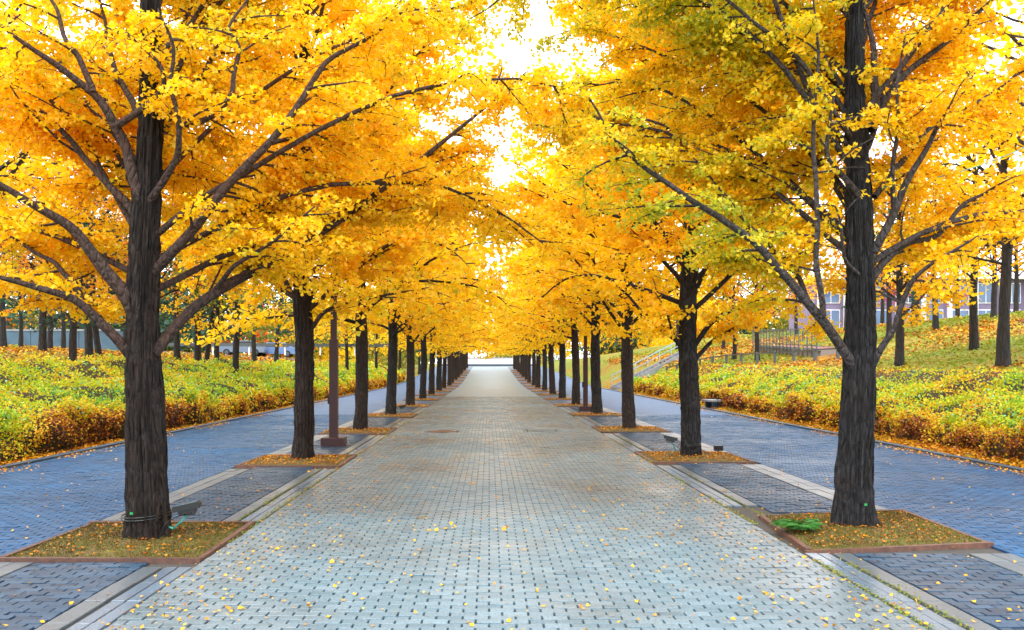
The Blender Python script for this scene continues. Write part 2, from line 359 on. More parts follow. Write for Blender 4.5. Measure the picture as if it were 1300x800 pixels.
def sheet(name, x0, x1, y_near, y_geo, y_far, ma_joint, ma_top):
    """low joint bed under the pavers, plain surface past them"""
    a = np.concatenate([np.linspace(y_near, y_geo, 3), ])
    V = []; Q = []; M = []
    for y in a: V += [(x0, y, -.022), (x1, y, -.022)]
    for i in range(len(a) - 1): Q.append((2 * i, 2 * i + 1, 2 * i + 3, 2 * i + 2)); M.append(0)
    n0 = len(V); fy = np.arange(y_geo, y_far + 1, 2.0)
    for y in fy: z = float(rise(y)); V += [(x0, y, z), (x1, y, z)]
    for i in range(len(fy) - 1): Q.append((n0 + 2 * i, n0 + 2 * i + 1, n0 + 2 * i + 3, n0 + 2 * i + 2)); M.append(1)
    o = obj(name, make_mesh(name, V, np.array(Q), mats=[ma_joint, ma_top], tint=np.full(len(Q), .5), midx=M), kind='structure')
    return o

def far_brick_mat(name, base_lo, base_hi, rough):
    """the same bond once the bricks are too small to tell apart"""
    m, nt, out = mat(name); p = node(nt, 'ShaderNodeBsdfPrincipled'); nt.links.new(p.outputs[0], out.inputs['Surface'])
    geo = node(nt, 'ShaderNodeNewGeometry'); br = node(nt, 'ShaderNodeTexBrick'); br.offset = .5
    br.inputs['Color1'].default_value = (*base_lo, 1); br.inputs['Color2'].default_value = (*base_hi, 1); br.inputs['Mortar'].default_value = (.05, .06, .07, 1)
    br.inputs['Scale'].default_value = 1; br.inputs['Brick Width'].default_value = .2; br.inputs['Row Height'].default_value = .1; br.inputs['Mortar Size'].default_value = .004
    nt.links.new(geo.outputs['Position'], br.inputs['Vector'])
    n1 = node(nt, 'ShaderNodeTexNoise'); n1.inputs['Scale'].default_value = .42; n1.inputs['Detail'].default_value = 6; nt.links.new(geo.outputs['Position'], n1.inputs['Vector'])
    r = ramp(nt, [(.4, (1, 1, 1)), (.75, (.8, .78, .74))]); nt.links.new(n1.outputs['Fac'], r.inputs['Fac'])
    mx = node(nt, 'ShaderNodeMix', data_type='RGBA', blend_type='MULTIPLY'); mx.inputs['Factor'].default_value = 1
    nt.links.new(br.outputs['Color'], mx.inputs['A']); nt.links.new(r.outputs['Color'], mx.inputs['B']); nt.links.new(mx.outputs['Result'], p.inputs['Base Color'])
    p.inputs['Roughness'].default_value = rough
    return m
M_pave_far = far_brick_mat('pale_paving_far', (.10, .185, .245), (.145, .235, .30), .42)
M_side_far = far_brick_mat('blue_paving_far', (.004, .055, .16), (.012, .085, .22), .58)
M_strip_far = far_brick_mat('dark_paving_far', (.01, .045, .09), (.03, .08, .15), .5)

def brick_proto(name, m, n=8, lx=.2, ly=.1, gx=.016, gy=.005, ch=.003):
    out = []
    for i in range(n):
        a = Acc(); a.box(-lx / 2 + gx / 2, lx / 2 - gx / 2, -ly / 2 + gy / 2, ly / 2 - gy / 2, -.05, 0, tint=(i + .5) / n, ch=ch)
        out.append(a.mesh(name, [m]))
    return out

def in_quad(x, y, q, pad=.0):
    xs_ = [p[0] for p in q]; ys_ = [p[1] for p in q]
    return (x > min(xs_) - pad) & (x < max(xs_) + pad) & (y > min(ys_) - pad) & (y < max(ys_) + pad)

def pave(parent, bname, m, x0, x1, y0, y1, skip=(), lx=.2, ly=.1, gx=.016, gy=.005, nparts=300, seed=0, zj=.0024, vis=True):
    r = np.random.default_rng(seed)
    nrow = int((y1 - y0) / ly); ncol = int(math.ceil((x1 - x0) / lx)) + 1
    jj, ii = np.meshgrid(np.arange(nrow), np.arange(ncol), indexing='ij')
    X0 = x0 + (ii - .5 * (jj % 2)) * lx; X1 = X0 + lx; Y0 = y0 + jj * ly
    X0 = np.clip(X0, x0, x1).ravel(); X1 = np.clip(X1, x0, x1).ravel(); Y0 = Y0.ravel(); Y1 = Y0 + ly
    keep = (X1 - X0) > .03
    cx = (X0 + X1) / 2; cy = (Y0 + Y1) / 2
    for q in skip:
        keep &= ~((X1 > min(p_[0] for p_ in q) + .02) & (X0 < max(p_[0] for p_ in q) - .02) & (cy > min(p_[1] for p_ in q)) & (cy < max(p_[1] for p_ in q)))
    if vis:
        px = 621 + F * cx / cy
        keep &= (px > -60) & (px < 1360)
    X0, X1, Y0, Y1, cx, cy = [a[keep] for a in (X0, X1, Y0, Y1, cx, cy)]
    full = (X1 - X0) > lx - 1e-4
    inview = (465 + F * EYE / cy < 815) & (621 + F * cx / cy > -10) & (621 + F * cx / cy < 1310)
    order = np.argsort(cy + (~inview) * 1e3 + (~full) * 1e3)[:nparts]
    order = order[(full & inview)[order]]
    protos = brick_proto(bname, m, 8, lx, ly, gx, gy)
    part = np.zeros(len(cx), bool); part[order] = True
    rz = r.normal(0, zj, len(cx)) - .003 * (vnoise(np.stack([cx * .8, cy * .5, cx * 0], -1)) > .68); tint = np.clip(r.normal(.5, .24, len(cx)), 0, 1)
    for i in order:
        o = bpy.data.objects.new(bname, protos[min(7, int(tint[i] * 8))]); C.objects.link(o); o.parent = parent
        o.location = (cx[i], cy[i], rz[i] + .001); o.rotation_euler = (r.normal(0, .009), r.normal(0, .006), r.normal(0, .010))
    rest = ~part
    X0, X1, Y0, Y1, cx, cy, rz, tint = [a[rest] for a in (X0, X1, Y0, Y1, cx, cy, rz, tint)]
    zb = rise(cy)
    g = gx / 2; h = gy / 2
    allV, allQ, allT = [], [], []
    n0 = 0
    for sel, ch in ((cy < 20, .003), (cy >= 20, 0)):
        a0, a1, b0, b1, z, tt = X0[sel] + g, X1[sel] - g, Y0[sel] + h, Y1[sel] - h, (zb + rz)[sel], tint[sel]
        k = len(a0)
        if not k: continue
        if ch:
            V = np.stack([np.stack(v, -1) for v in ((a0, b0, z - .03), (a1, b0, z - .03), (a1, b1, z - .03), (a0, b1, z - .03), (a0, b0, z - ch), (a1, b0, z - ch), (a1, b1, z - ch), (a0, b1, z - ch),
                     (a0 + ch, b0 + ch, z), (a1 - ch, b0 + ch, z), (a1 - ch, b1 - ch, z), (a0 + ch, b1 - ch, z))], 1)
            qq = np.array([(0, 1, 5, 4), (1, 2, 6, 5), (2, 3, 7, 6), (3, 0, 4, 7), (4, 5, 9, 8), (5, 6, 10, 9), (6, 7, 11, 10), (7, 4, 8, 11), (8, 9, 10, 11)]); nv = 12
        else:
            V = np.stack([np.stack(v, -1) for v in ((a0, b0, z - .03), (a1, b0, z - .03), (a1, b1, z - .03), (a0, b1, z - .03), (a0, b0, z), (a1, b0, z), (a1, b1, z), (a0, b1, z))], 1)
            qq = np.array([(0, 1, 5, 4), (1, 2, 6, 5), (2, 3, 7, 6), (3, 0, 4, 7), (4, 5, 6, 7)]); nv = 8
        allV.append(V.reshape(-1, 3)); allQ.append((qq[None] + (np.arange(k) * nv)[:, None, None] + n0).reshape(-1, 4)); allT.append(np.repeat(tt, len(qq))); n0 += nv * k
    obj(bname + '_field', make_mesh(bname + '_field', np.vstack(allV), np.vstack(allQ), np.concatenate(allT), mats=[m]), parent, kind='stuff')

pitsL = [pit_quad(-1, k) for k in range(18)]; pitsR = [pit_quad(1, k) for k in range(18)]
prom = sheet('promenade', -2.80, 3.18, 2.0, 54, 152, M_joint, M_pave_far)
MAN = [(-1.36, 25.2, .36, M_rust), (1.55, 25.6, .34, M_iron)]
pave(prom, 'paver', M_pave, -2.80, 3.18, 5.9, 54, seed=1, skip=[[(x - .40, y - .40), (x + .40, y + .40)] for x, y, _, _ in MAN])
sideL = sheet('side_path', -8.96, -4.80, 4.0, 34, 152, M_joint, M_side_far)
pave(sideL, 'paver', M_side, -8.96, -4.80, 7.0, 34, seed=2, gx=.012, gy=.007, zj=.002)
sideR = sheet('side_path', 5.30, 9.56, 4.0, 34, 152, M_joint, M_side_far)
pave(sideR, 'paver', M_side, 5.30, 9.56, 7.0, 34, seed=3, gx=.012, gy=.007, zj=.002)
# planting strips: drain stones, dark pavers, pale outer band
stripL = sheet('tree_strip', -4.80, -2.80, 4.0, 40, 152, M_joint, M_strip_far)
pave(stripL, 'paver', M_strip, -4.40, -3.29, 5.5, 40, seed=4, skip=pitsL, gx=.012, gy=.007, zj=.003)
stripR = sheet('tree_strip', 3.18, 5.30, 4.0, 40, 152, M_joint, M_strip_far)
pave(stripR, 'paver', M_strip, 3.69, 4.84, 5.5, 40, seed=5, skip=pitsR, gx=.012, gy=.007, zj=.003)

def long_stones(parent, name, m, x0, x1, y0, y1, pits, L=.6, ztop=0.004, seed=0):
    r = np.random.default_rng(seed)
    protos = []
    for i in range(5):
        a = Acc(); a.box(-(x1 - x0) / 2 + .004, (x1 - x0) / 2 - .004, -L / 2 + .004, L / 2 - .004, -.05, 0, tint=r.uniform(.2, .8), ch=.005)
        protos.append(a.mesh(name, [m]))
    y = y0
    while y < y1:
        cy = y + L / 2; cx = (x0 + x1) / 2
        ok = all(not (max(p_[0] for p_ in q) > x0 + .02 and min(p_[0] for p_ in q) < x1 - .02 and min(p_[1] for p_ in q) < cy + L / 2 - .05 and max(p_[1] for p_ in q) > cy - L / 2 + .05) for q in pits)
        px = 621 + F * cx / cy
        if ok and -40 < px < 1340:
            o = bpy.data.objects.new(name, protos[r.integers(5)]); C.objects.link(o); o.parent = parent; o.location = (cx, cy, ztop + r.normal(0, .002) + float(rise(cy))); o.rotation_euler = (0, 0, r.normal(0, .003))
        y += L
for (x0, x1, L, z) in ((-2.935, -2.81, .6, .004), (-3.06, -2.945, .6, .0), (-3.28, -3.10, .6, .004)):
    long_stones(stripL, 'drain_stone', M_drain if x0 > -3.2 else M_band, x0, x1, 5.2, 40, pitsL, L, z, int(-x0 * 100))
for (x0, x1, L, z) in ((3.20, 3.325, .6, .004), (3.335, 3.45, .6, .0), (3.49, 3.67, .6, .004)):
    long_stones(stripR, 'drain_stone', M_drain if x0 < 3.4 else M_band, x0, x1, 5.2, 40, pitsR, L, z, int(x0 * 100))
for i, (x0, x1) in enumerate(((-4.79, -4.60), (-4.60, -4.41))):
    long_stones(stripL, 'band_stone', M_band, x0, x1, 6.5, 40, pitsL, .38, .003, 50 + i)
for i, (x0, x1) in enumerate(((4.855, 5.07), (5.07, 5.29))):
    long_stones(stripR, 'band_stone', M_band, x0, x1, 6.5, 40, pitsR, .38, .003, 60 + i)

def kerb(name, x0, x1, ya, yb):
    e = Acc(); e.box(x0 + .02, x1 - .02, ya, 72, -.3, -.03); me = e.mesh(name, [M_joint])
    k = obj(name, me, kind='structure')
    prot = []
    for i in range(4):
        a = Acc(); a.box(x0 + .001, x1 - .001, -.495, .495, -.2, .055, tint=.2 + .2 * i, ch=.012); prot.append(a.mesh('kerb_stone', [M_kerb]))
    n = int(70 - ya)
    for j in range(n):
        o = bpy.data.objects.new('kerb_stone', prot[(j * 7) % 4]); C.objects.link(o); o.parent = k; o.location = (0, ya + .5 + j, random.uniform(-.003, .003))
    a = Acc()
    V = []; Q = []
    yy = np.arange(70, yb, 3.0)
    for y in yy: z = float(rise(y)) + .05; V += [(x0, y, z), (x1, y, z), (x0, y, z - .3), (x1, y, z - .3)]
    for i in range(len(yy) - 1):
        q = 4 * i; Q += [(q, q + 1, q + 5, q + 4), (q + 1, q + 3, q + 7, q + 5), (q + 2, q, q + 4, q + 6)]
    a.add(V, Q); obj('kerb_run', a.mesh('kerb_run', [M_kerb]), k)
random.seed(4)
kerb('kerb', -9.10, -8.96, 13, 150); kerb('kerb', 9.56, 9.70, 13, 150)

# manhole covers
for (x, y, r_, m), lab in zip(MAN, ('round rusty brown manhole cover in the pale paving', 'round grey green manhole cover in the pale paving near the darker edge')):
    e = empty('manhole_cover', (x, y, 0), label=lab, cat='manhole cover', group='manhole covers in the promenade')
    n = 28; an = np.arange(n) / n * 2 * np.pi
    def ringm(r0, r1, z0, z1):
        V = np.vstack([np.c_[r0 * np.cos(an), r0 * np.sin(an), np.full(n, z0)], np.c_[r1 * np.cos(an), r1 * np.sin(an), np.full(n, z1)]])
        return V, [(i, (i + 1) % n, n + (i + 1) % n, n + i) for i in range(n)]
    a = Acc(); V, q = ringm(.001, r_ - .03, .006, .006); a.add(V, q)
    for rr in (.08, .16, .24): V, q = ringm(rr, rr + .03, .010, .010); a.add(V, q); V, q = ringm(rr - .004, rr, .006, .010); a.add(V, q); V, q = ringm(rr + .03, rr + .034, .010, .006); a.add(V, q)
    obj('cover', a.mesh('cover', [m]), e)
    a = Acc(); V, q = ringm(r_ - .02, r_ + .04, .009, .009); a.add(V, q); V, q = ringm(r_ + .04, r_ + .042, .009, -.03); a.add(V, q); V, q = ringm(r_ - .022, r_ - .02, -.0, .009); a.add(V, q); obj('frame', a.mesh('frame', [m]), e)
    a = Acc(); xx = .40
    a.add([(-xx, -xx, .002), (xx, -xx, .002), (xx, xx, .002), (-xx, xx, .002)], [(0, 1, 2, 3)]); obj('concrete_surround', a.mesh('concrete_surround', [M_band]), e)

ORD = 'first second third fourth fifth sixth seventh eighth ninth tenth eleventh twelfth thirteenth fourteenth fifteenth sixteenth seventeenth eighteenth'.split()

# ------------------------------------------------------------------ tree pits
def pit(side, k):
    q = [np.array(p_) for p_ in pit_quad(side, k)]; c = sum(q) / 4; zb = float(rise(c[1]))
    rowname = 'left-hand row' if side < 0 else 'right-hand row'
    lab = {(-1, 0): 'square mossy tree pit with rust brown edging round the trunk, nearest of the left-hand row',
           (1, 0): 'skewed grassy tree pit holding a small fern, nearest of the right-hand row'}.get((side, k), 'leaf-filled tree pit with brown edging round the %s trunk of the %s' % (ORD[k], rowname))
    e = empty('tree_pit', (c[0], c[1], zb), label=lab, cat='tree pit', group='tree pits along the promenade')
    r = np.random.default_rng(100 + k + (50 if side > 0 else 0))
    w = .07
    for i in range(4):
        a_, b_ = q[i] - c, q[(i + 1) % 4] - c; t = unit(b_ - a_); inn = np.array([-t[1], t[0]])
        if i % 2 == 0: A_, B_ = a_, b_
        else: A_, B_ = a_ + t * w, b_ - t * w
        h0, h1 = .024 + r.uniform(-.008, .014), .024 + r.uniform(-.008, .014)
        V = []
        for P_, h in ((A_, h0), (B_, h1)):
            o_ = P_ ; n_ = P_ + inn * w
            V += [(*o_, -.05), (*n_, -.05), (*(n_ - inn * .006), h), (*(o_ + inn * .006), h)]
        acc = Acc(); acc.add(V, [(0, 3, 2, 1), (4, 5, 6, 7), (3, 7, 6, 2), (0, 4, 7, 3), (1, 2, 6, 5), (0, 1, 5, 4)], tint=r.uniform(0, 1))
        obj('edging_board', acc.mesh('edging_board', [M_edge]), e)
    # soil surface, a mound with moss
    n = 26; u = np.linspace(0, 1, n); U, W = np.meshgrid(u, u)
    ql = [p_ - c for p_ in q]
    P_ = (ql[0][None, None] * ((1 - U) * (1 - W))[..., None] + ql[1][None, None] * (U * (1 - W))[..., None] + ql[2][None, None] * (U * W)[..., None] + ql[3][None, None] * ((1 - U) * W)[..., None]) * .965
    Z = .012 + .05 * np.sin(np.pi * U) * np.sin(np.pi * W) + .035 * (vnoise(np.stack([P_[..., 0] * 5, P_[..., 1] * 5, P_[..., 0] * 0 + k], -1)) - .5)
    ii = np.arange(n * n).reshape(n, n); Q = np.stack([ii[:-1, :-1], ii[:-1, 1:], ii[1:, 1:], ii[1:, :-1]], -1).reshape(-1, 4)
    obj('soil', make_mesh('soil', np.dstack([P_, Z]).reshape(-1, 3), Q, smooth=True, mats=[M_soil], tint=np.full(len(Q), .5)), e)
    # litter and moss tufts
    m_ = (650 if side < 0 else 1000) if k == 0 else int(2600 / (1 + k * 1.2)) if k < 9 else 150; sz = .032 + .007 * k
    uu, vv = r.uniform(.06, .94, m_), r.uniform(.06, .94, m_)
    cc = (ql[0] * ((1 - uu) * (1 - vv))[:, None] + ql[1] * (uu * (1 - vv))[:, None] + ql[2] * (uu * vv)[:, None] + ql[3] * ((1 - uu) * vv)[:, None])
    zz = .03 + .05 * np.sin(np.pi * uu) * np.sin(np.pi * vv) + r.uniform(0, .012, m_)
    V, Q = leaves(np.c_[cc, zz], np.c_[r.normal(0, 1, (m_, 2)), r.normal(.1, .25, m_)], np.c_[r.normal(0, .3, (m_, 2)), np.ones(m_)], r.uniform(.6, 1.2, m_) * sz)
    ob = obj('leaf_litter', make_mesh('leaf_litter', V, Q, np.clip(r.beta(2, 2.4, m_) * (.85 if k else .7) + (.04 if k else 0), 0, 1), mats=[M_litter]), e, kind='stuff')
    if k < 3:
        m_ = 9000 if k == 0 else 1500
        uu, vv = r.uniform(.03, .97, m_), r.uniform(.03, .97, m_)
        cc = (ql[0] * ((1 - uu) * (1 - vv))[:, None] + ql[1] * (uu * (1 - vv))[:, None] + ql[2] * (uu * vv)[:, None] + ql[3] * ((1 - uu) * vv)[:, None])
        zz = .01 + .05 * np.sin(np.pi * uu) * np.sin(np.pi * vv)
        V, Q = leaves(np.c_[cc, zz], np.c_[r.normal(0, .5, (m_, 2)), np.ones(m_)], r.normal(0, 1, (m_, 3)), r.uniform(.015, .035, m_), .35)
        obj('moss', make_mesh('moss', V, Q, np.clip(vnoise(np.c_[cc * 2.5, zz * 0]) * .9 + r.normal(0, .2, m_) + (.1 if side > 0 else -.05), 0, 1), mats=[M_moss]), e, kind='stuff')
for k in range(16):
    pit(-1, k); pit(1, k)

# ------------------------------------------------------------------ trees
def bezier_path(p0, d0, L, up, rg, n=10, wob=.08, droop=0):
    """a limb: starts along d0, turns towards up/out, wobbles"""
    d = unit(d0); pts = [np.array(p0, float)]; st = L / (n - 1)
    for i in range(n - 1):
        d = unit(d + np.array([rg.normal(0, wob), rg.normal(0, wob), rg.normal(0, wob) + up * (1 - i / n) * .12 - droop * (i / n) * .16]))
        pts.append(pts[-1] + d * st)
    return np.array(pts)
def resample(P, n):
    P = np.asarray(P, float); s = np.concatenate([[0], np.cumsum(np.linalg.norm(np.diff(P, axis=0), axis=1))]); t = np.linspace(0, s[-1], n)
    # smooth through the points
    out = np.stack([np.interp(t, s, P[:, i]) for i in range(3)], -1)
    for _ in range(max(1, n // 12)):
        o2 = out.copy(); o2[1:-1] = (out[:-2] + 2 * out[1:-1] + out[2:]) / 4; out = o2
    return out, s[-1]

def trunk_mesh(name, H, r0, r1, m, lean=(0, 0), rough=.02, sides=28, rows=40, seed=0, flare=.5, ridge=True, taper=.75):
    z = np.linspace(-.12, H, rows); a = np.arange(sides) / sides * 2 * np.pi
    A, Z = np.meshgrid(a, z)
    t = np.clip(Z / H, 0, 1)
    rad = r0 * (1 - t) ** taper + r1 * t ** .9 * 1.0 + r0 * flare * np.exp(-np.clip(Z + .12, 0, 9) / .2) * (1 + .5 * np.sin(A * 5 + seed) + .35 * np.sin(A * 3 + 2 * seed))
    cx = lean[0] * t + .04 * np.sin(Z * 1.1 + seed); cy = lean[1] * t + .03 * np.cos(Z * .9 + seed)
    if ridge:
        P1 = np.stack([np.cos(A) * 4.2 + seed, np.sin(A) * 4.2, Z * .9], -1); P2 = np.stack([np.cos(A) * 9 + seed, np.sin(A) * 9, Z * 2.2], -1)
        rd = 1 - np.abs(vnoise(P1 * 1.6) - .5) * 2; r2 = 1 - np.abs(vnoise(P2 * 1.5, 3) - .5) * 2
        rad = rad + rough * ((rd ** 2) * .9 + r2 ** 2 * .6 - .9) + rough * .8 * (vnoise(np.stack([np.cos(A) * 1.5 + seed, np.sin(A) * 1.5, Z * 1.3], -1), 5) - .5)
    V = np.stack([cx + rad * np.cos(A), cy + rad * np.sin(A), Z], -1).reshape(-1, 3)
    i = np.arange(rows - 1)[:, None] * sides; j = np.arange(sides)[None]; j2 = (j + 1) % sides
    Q = np.stack([i + j, i + j2, i + sides + j2, i + sides + j], -1).reshape(-1, 4)
    return make_mesh(name, V, Q, smooth=True, mats=[m])

def sprays(limbs, rg, spacing=.34, twig_sp=.17, sec_len=(.55, 1.5), twig_len=(.25, .55), start=.18, backbias=0, flat=.25, sec_r=.018):
    """secondary branches and twigs on limbs [(P, L, r0)] -> arrays"""
    secP, secR, twP, twD, twL = [], [], [], [], []
    for P, L, r0 in limbs:
        s = start * L; side = rg.choice([-1, 1])
        n = len(P); cum = np.linspace(0, 1, n)
        while s < L:
            t = s / L; p0 = np.array([np.interp(t, cum, P[:, i]) for i in range(3)]); i0 = min(n - 2, int(t * (n - 1)))
            if np.hypot(p0[0], p0[1]) < .42 and p0[2] < 6: s += spacing * .5; continue
            i0 = min(n - 2, int(t * (n - 1))); T = unit(P[i0 + 1] - P[i0])
            lat = np.cross(T, (0, 0, 1)); lat = unit(lat) if np.linalg.norm(lat) > .2 else unit(np.array([rg.normal(), rg.normal(), 0]))
            side = -side
            Tf = T * np.array([1, 1, .5])
            d = unit(Tf * rg.uniform(.3, .8) + lat * side * rg.uniform(.5, 1) + np.array([0, 0, rg.uniform(-.2, .4)]))
            if backbias and d[1] < 0 and rg.uniform() < backbias: d = d * np.array([1, -1, 1])
            ln = rg.uniform(*sec_len) * (1.15 - .6 * t) * min(1, L / 2.5)
            sp = [p0]; dd = d; m_ = 6
            for k in range(m_ - 1):
                dd = unit(dd + np.array([rg.normal(0, .14), rg.normal(0, .14), rg.normal(0, .08) - .04])); sp.append(sp[-1] + dd * ln / (m_ - 1))
            sp = np.array(sp)
            secP.append(sp); secR.append(np.linspace(min(sec_r, r0 * .5), .005, m_))
            # twigs of this secondary
            nt_ = max(2, int(ln / twig_sp)); ts = rg.uniform(.12, 1.0, nt_)
            for tt in ts:
                q0 = np.array([np.interp(tt, np.linspace(0, 1, m_), sp[:, i]) for i in range(3)])
                td = unit(dd * rg.uniform(.2, .9) + np.array([rg.normal(0, .7), rg.normal(0, .7), rg.normal(0, flat)]))
                if backbias and td[1] < 0 and rg.uniform() < backbias: td = td * np.array([1, -1, 1])
                twP.append(q0); twD.append(td); twL.append(rg.uniform(*twig_len) * (1.1 - .4 * tt))
            s += spacing * rg.uniform(.7, 1.3)
        # twigs directly at the limb's outer part
        for tt in rg.uniform(.45, 1, int(L * 2)):
            q0 = np.array([np.interp(tt, cum, P[:, i]) for i in range(3)])
            twP.append(q0); twD.append(unit(rg.normal(0, 1, 3) * np.array([1, 1, .5]))); twL.append(rg.uniform(*twig_len))
    return np.array(secP), np.array(secR), np.array(twP), np.array(twD), np.array(twL)

def leaf_cloud(twP, twD, twL, rg, size, gap, per, spread, tintf, tint_sd=.10):
    n = np.maximum(2, (twL / gap).astype(int)); idx = np.repeat(np.arange(len(twL)), n * per)
    t = rg.uniform(.05, 1.05, len(idx)); L = twL[idx][:, None]
    base = twP[idx] + twD[idx] * L * t[:, None]; base[:, 2] -= (t ** 2) * twL[idx] * .18
    offs = rg.normal(0, 1, (len(idx), 3)) * spread * np.array([1, 1, .6])
    c = base + offs
    D = unit(rg.normal(0, 1, (len(idx), 3)) * np.array([1, 1, .6]) + np.array([0, 0, -.35])); N = unit(rg.normal(0, .75, (len(idx), 3)) + np.array([0, 0, .8]))
    V, Q = leaves(c, D, N, rg.uniform(.75, 1.2, len(idx)) * size)
    tw = rg.normal(0, .06, len(twL))
    tint = tintf(c) + tw[idx] + rg.normal(0, tint_sd, len(idx))
    return V, Q, np.clip(tint, 0, 1)

def profile(h, H):   # crown radius with height
    t = np.clip((h - 2.2) / (H - 2.2), 0, 1)
    return 4.6 * (1 - t ** 2.0) ** .9 * (.55 + .45 * ss(0, .16, t)) + .25

def auto_limbs(rg, H, h0, h1, n, r_base, az_ok=None, rmax=1.0, elev=(28, 55), prof=profile, thick=.85):
    out = []; az = rg.uniform(0, 6.28)
    for i in range(n):
        t = (i + rg.uniform(.2, .8)) / n; h = h0 + (h1 - h0) * t; az += 2.4 + rg.normal(0, .25)
        if az_ok is not None and not az_ok(az % (2 * math.pi), h): az += 1.1
        if az_ok is not None and not az_ok(az % (2 * math.pi), h): continue
        el = R(rg.uniform(*elev)) + t * .25
        L = prof(h + 1.2, H) / math.cos(el) * rg.uniform(.82, 1.08) * rmax
        L = min(L, 4.9)
        d = np.array([math.cos(az) * math.cos(el), math.sin(az) * math.cos(el), math.sin(el)])
        P = bezier_path((0, 0, h), d, L, .1, rg, 12, .07, droop=1.3 if h < 5 else .5)
        r0 = min(r_base * .4, .010 + .0095 * L) * (1 - .3 * t) * thick
        out.append((P, L, r0))
    return out

def limb_mesh(P, r0, m, sides=8, rough=0):
    n = len(P); t = np.linspace(0, 1, n); r = r0 * (1 - t) ** .8 + .008
    V, Q = tubes(P[None], r[None], sides)
    return make_mesh('branch', V, Q, smooth=True, mats=[m])

def build_tree(name, label, group, loc, limbs, rg, H, r0, r1, bark, leafmat, lsize, gap, per, spread, tintf, category='tree', near=False, joined=False, tubes_tw=True, seed=1, lean=(0, 0), spr=None, trunk_kw=None, keepf=None, limb_bark=None):
    e = empty(name, loc, label=label, cat=category, group=group)
    kw = dict(sides=26, rows=36); kw.update(trunk_kw or {})
    kid(e, obj('trunk', trunk_mesh('trunk', H, r0, r1, bark, lean, seed=seed, **kw), e))
    lb = limb_bark or bark
    if not joined:
        for P, L, r in limbs: kid(e, obj('branch', limb_mesh(P, r, lb, 12 if near else 7), e))
    sP, sR, tP, tD, tL = sprays(limbs, rg, **(spr or {}))
    tw = Acc()
    if joined:
        for P, L, r in limbs:
            n = len(P); V, Q = tubes(P[None], (r * (1 - np.linspace(0, 1, n)) ** .8 + .008)[None], 5); tw.add(V, Q)
    V, Q = tubes(sP, sR, 4 if near else 3); tw.add(V, Q)
    if tubes_tw:
        t = np.linspace(0, 1, 3)[None, :, None]; P = tP[:, None] + tD[:, None] * tL[:, None, None] * t; P[:, :, 2] -= (t[..., 0] ** 2) * tL[:, None] * .18
        V, Q = tubes(P, np.broadcast_to(np.array([.006, .0045, .0025]), P.shape[:2]), 3); tw.add(V, Q)
    kid(e, obj('twigs', tw.mesh('twigs', [lb]), e, kind='stuff'))
    V, Q, T = leaf_cloud(tP, tD, tL, rg, lsize, gap, per, spread, tintf)
    if keepf is not None:
        c = V.reshape(-1, 4, 3)[:, 0]; kp = keepf(c); V = V.reshape(-1, 4, 3)[kp].reshape(-1, 3); T = T[kp]; Q = np.arange(len(V)).reshape(-1, 4)
    kid(e, obj('crown', make_mesh('crown', V, Q, T, mats=[leafmat]), e, kind='stuff'))
    e['_leaves'] = len(Q)
    return e

def from_px(pts, base, Y0, dys):
    """photograph pixels with a depth each -> points local to the tree base"""
    out = []
    n = len(pts)
    for i, (px, py) in enumerate(pts):
        Y = Y0 + np.interp(i / (n - 1), np.linspace(0, 1, len(dys)), dys)
        out.append(((px - 621) / F * Y - base[0], Y - base[1], EYE + (465 - py) / F * Y - base[2]))
    return np.array(out)

def custom_limbs(specs, base, Y0):
    out = []
    for pts, w0, dys in specs:
        P = from_px(pts, base, Y0, dys); P, L = resample(P, 26)
        # slight natural irregularity
        P[1:-1] += (vnoise(P[1:-1, :] * 3.0 + 7) - .5)[:, None] * np.array([.05, .05, .05])
        out.append((P, L, w0 / F * Y0 / 2 * .68))
    return out

def clear_of(limbs):
    """thins the leaves that would sit right on the thick part of the big limbs"""
    pts = np.vstack([P[: int(len(P) * .8)] for P, L, r in limbs if r > .035]); rr = np.concatenate([np.full(int(len(P) * .8), r) for P, L, r in limbs if r > .035])
    def f(c):
        k = np.ones(len(c), bool)
        for i in range(0, len(c), 20000):
            d = c[i:i + 20000, None] - pts[None]; fr = d[..., 1] < .02
            d2 = np.sqrt(d[..., 0] ** 2 + d[..., 2] ** 2 + (d[..., 1] * .28) ** 2)
            k[i:i + 20000] = ~((d2 < rr[None] * .9 + .05) & fr).any(1)
        return k | (vnoise(c * 1.7) > .66)
    return f
GRP = 'ginkgo trees lining the promenade'
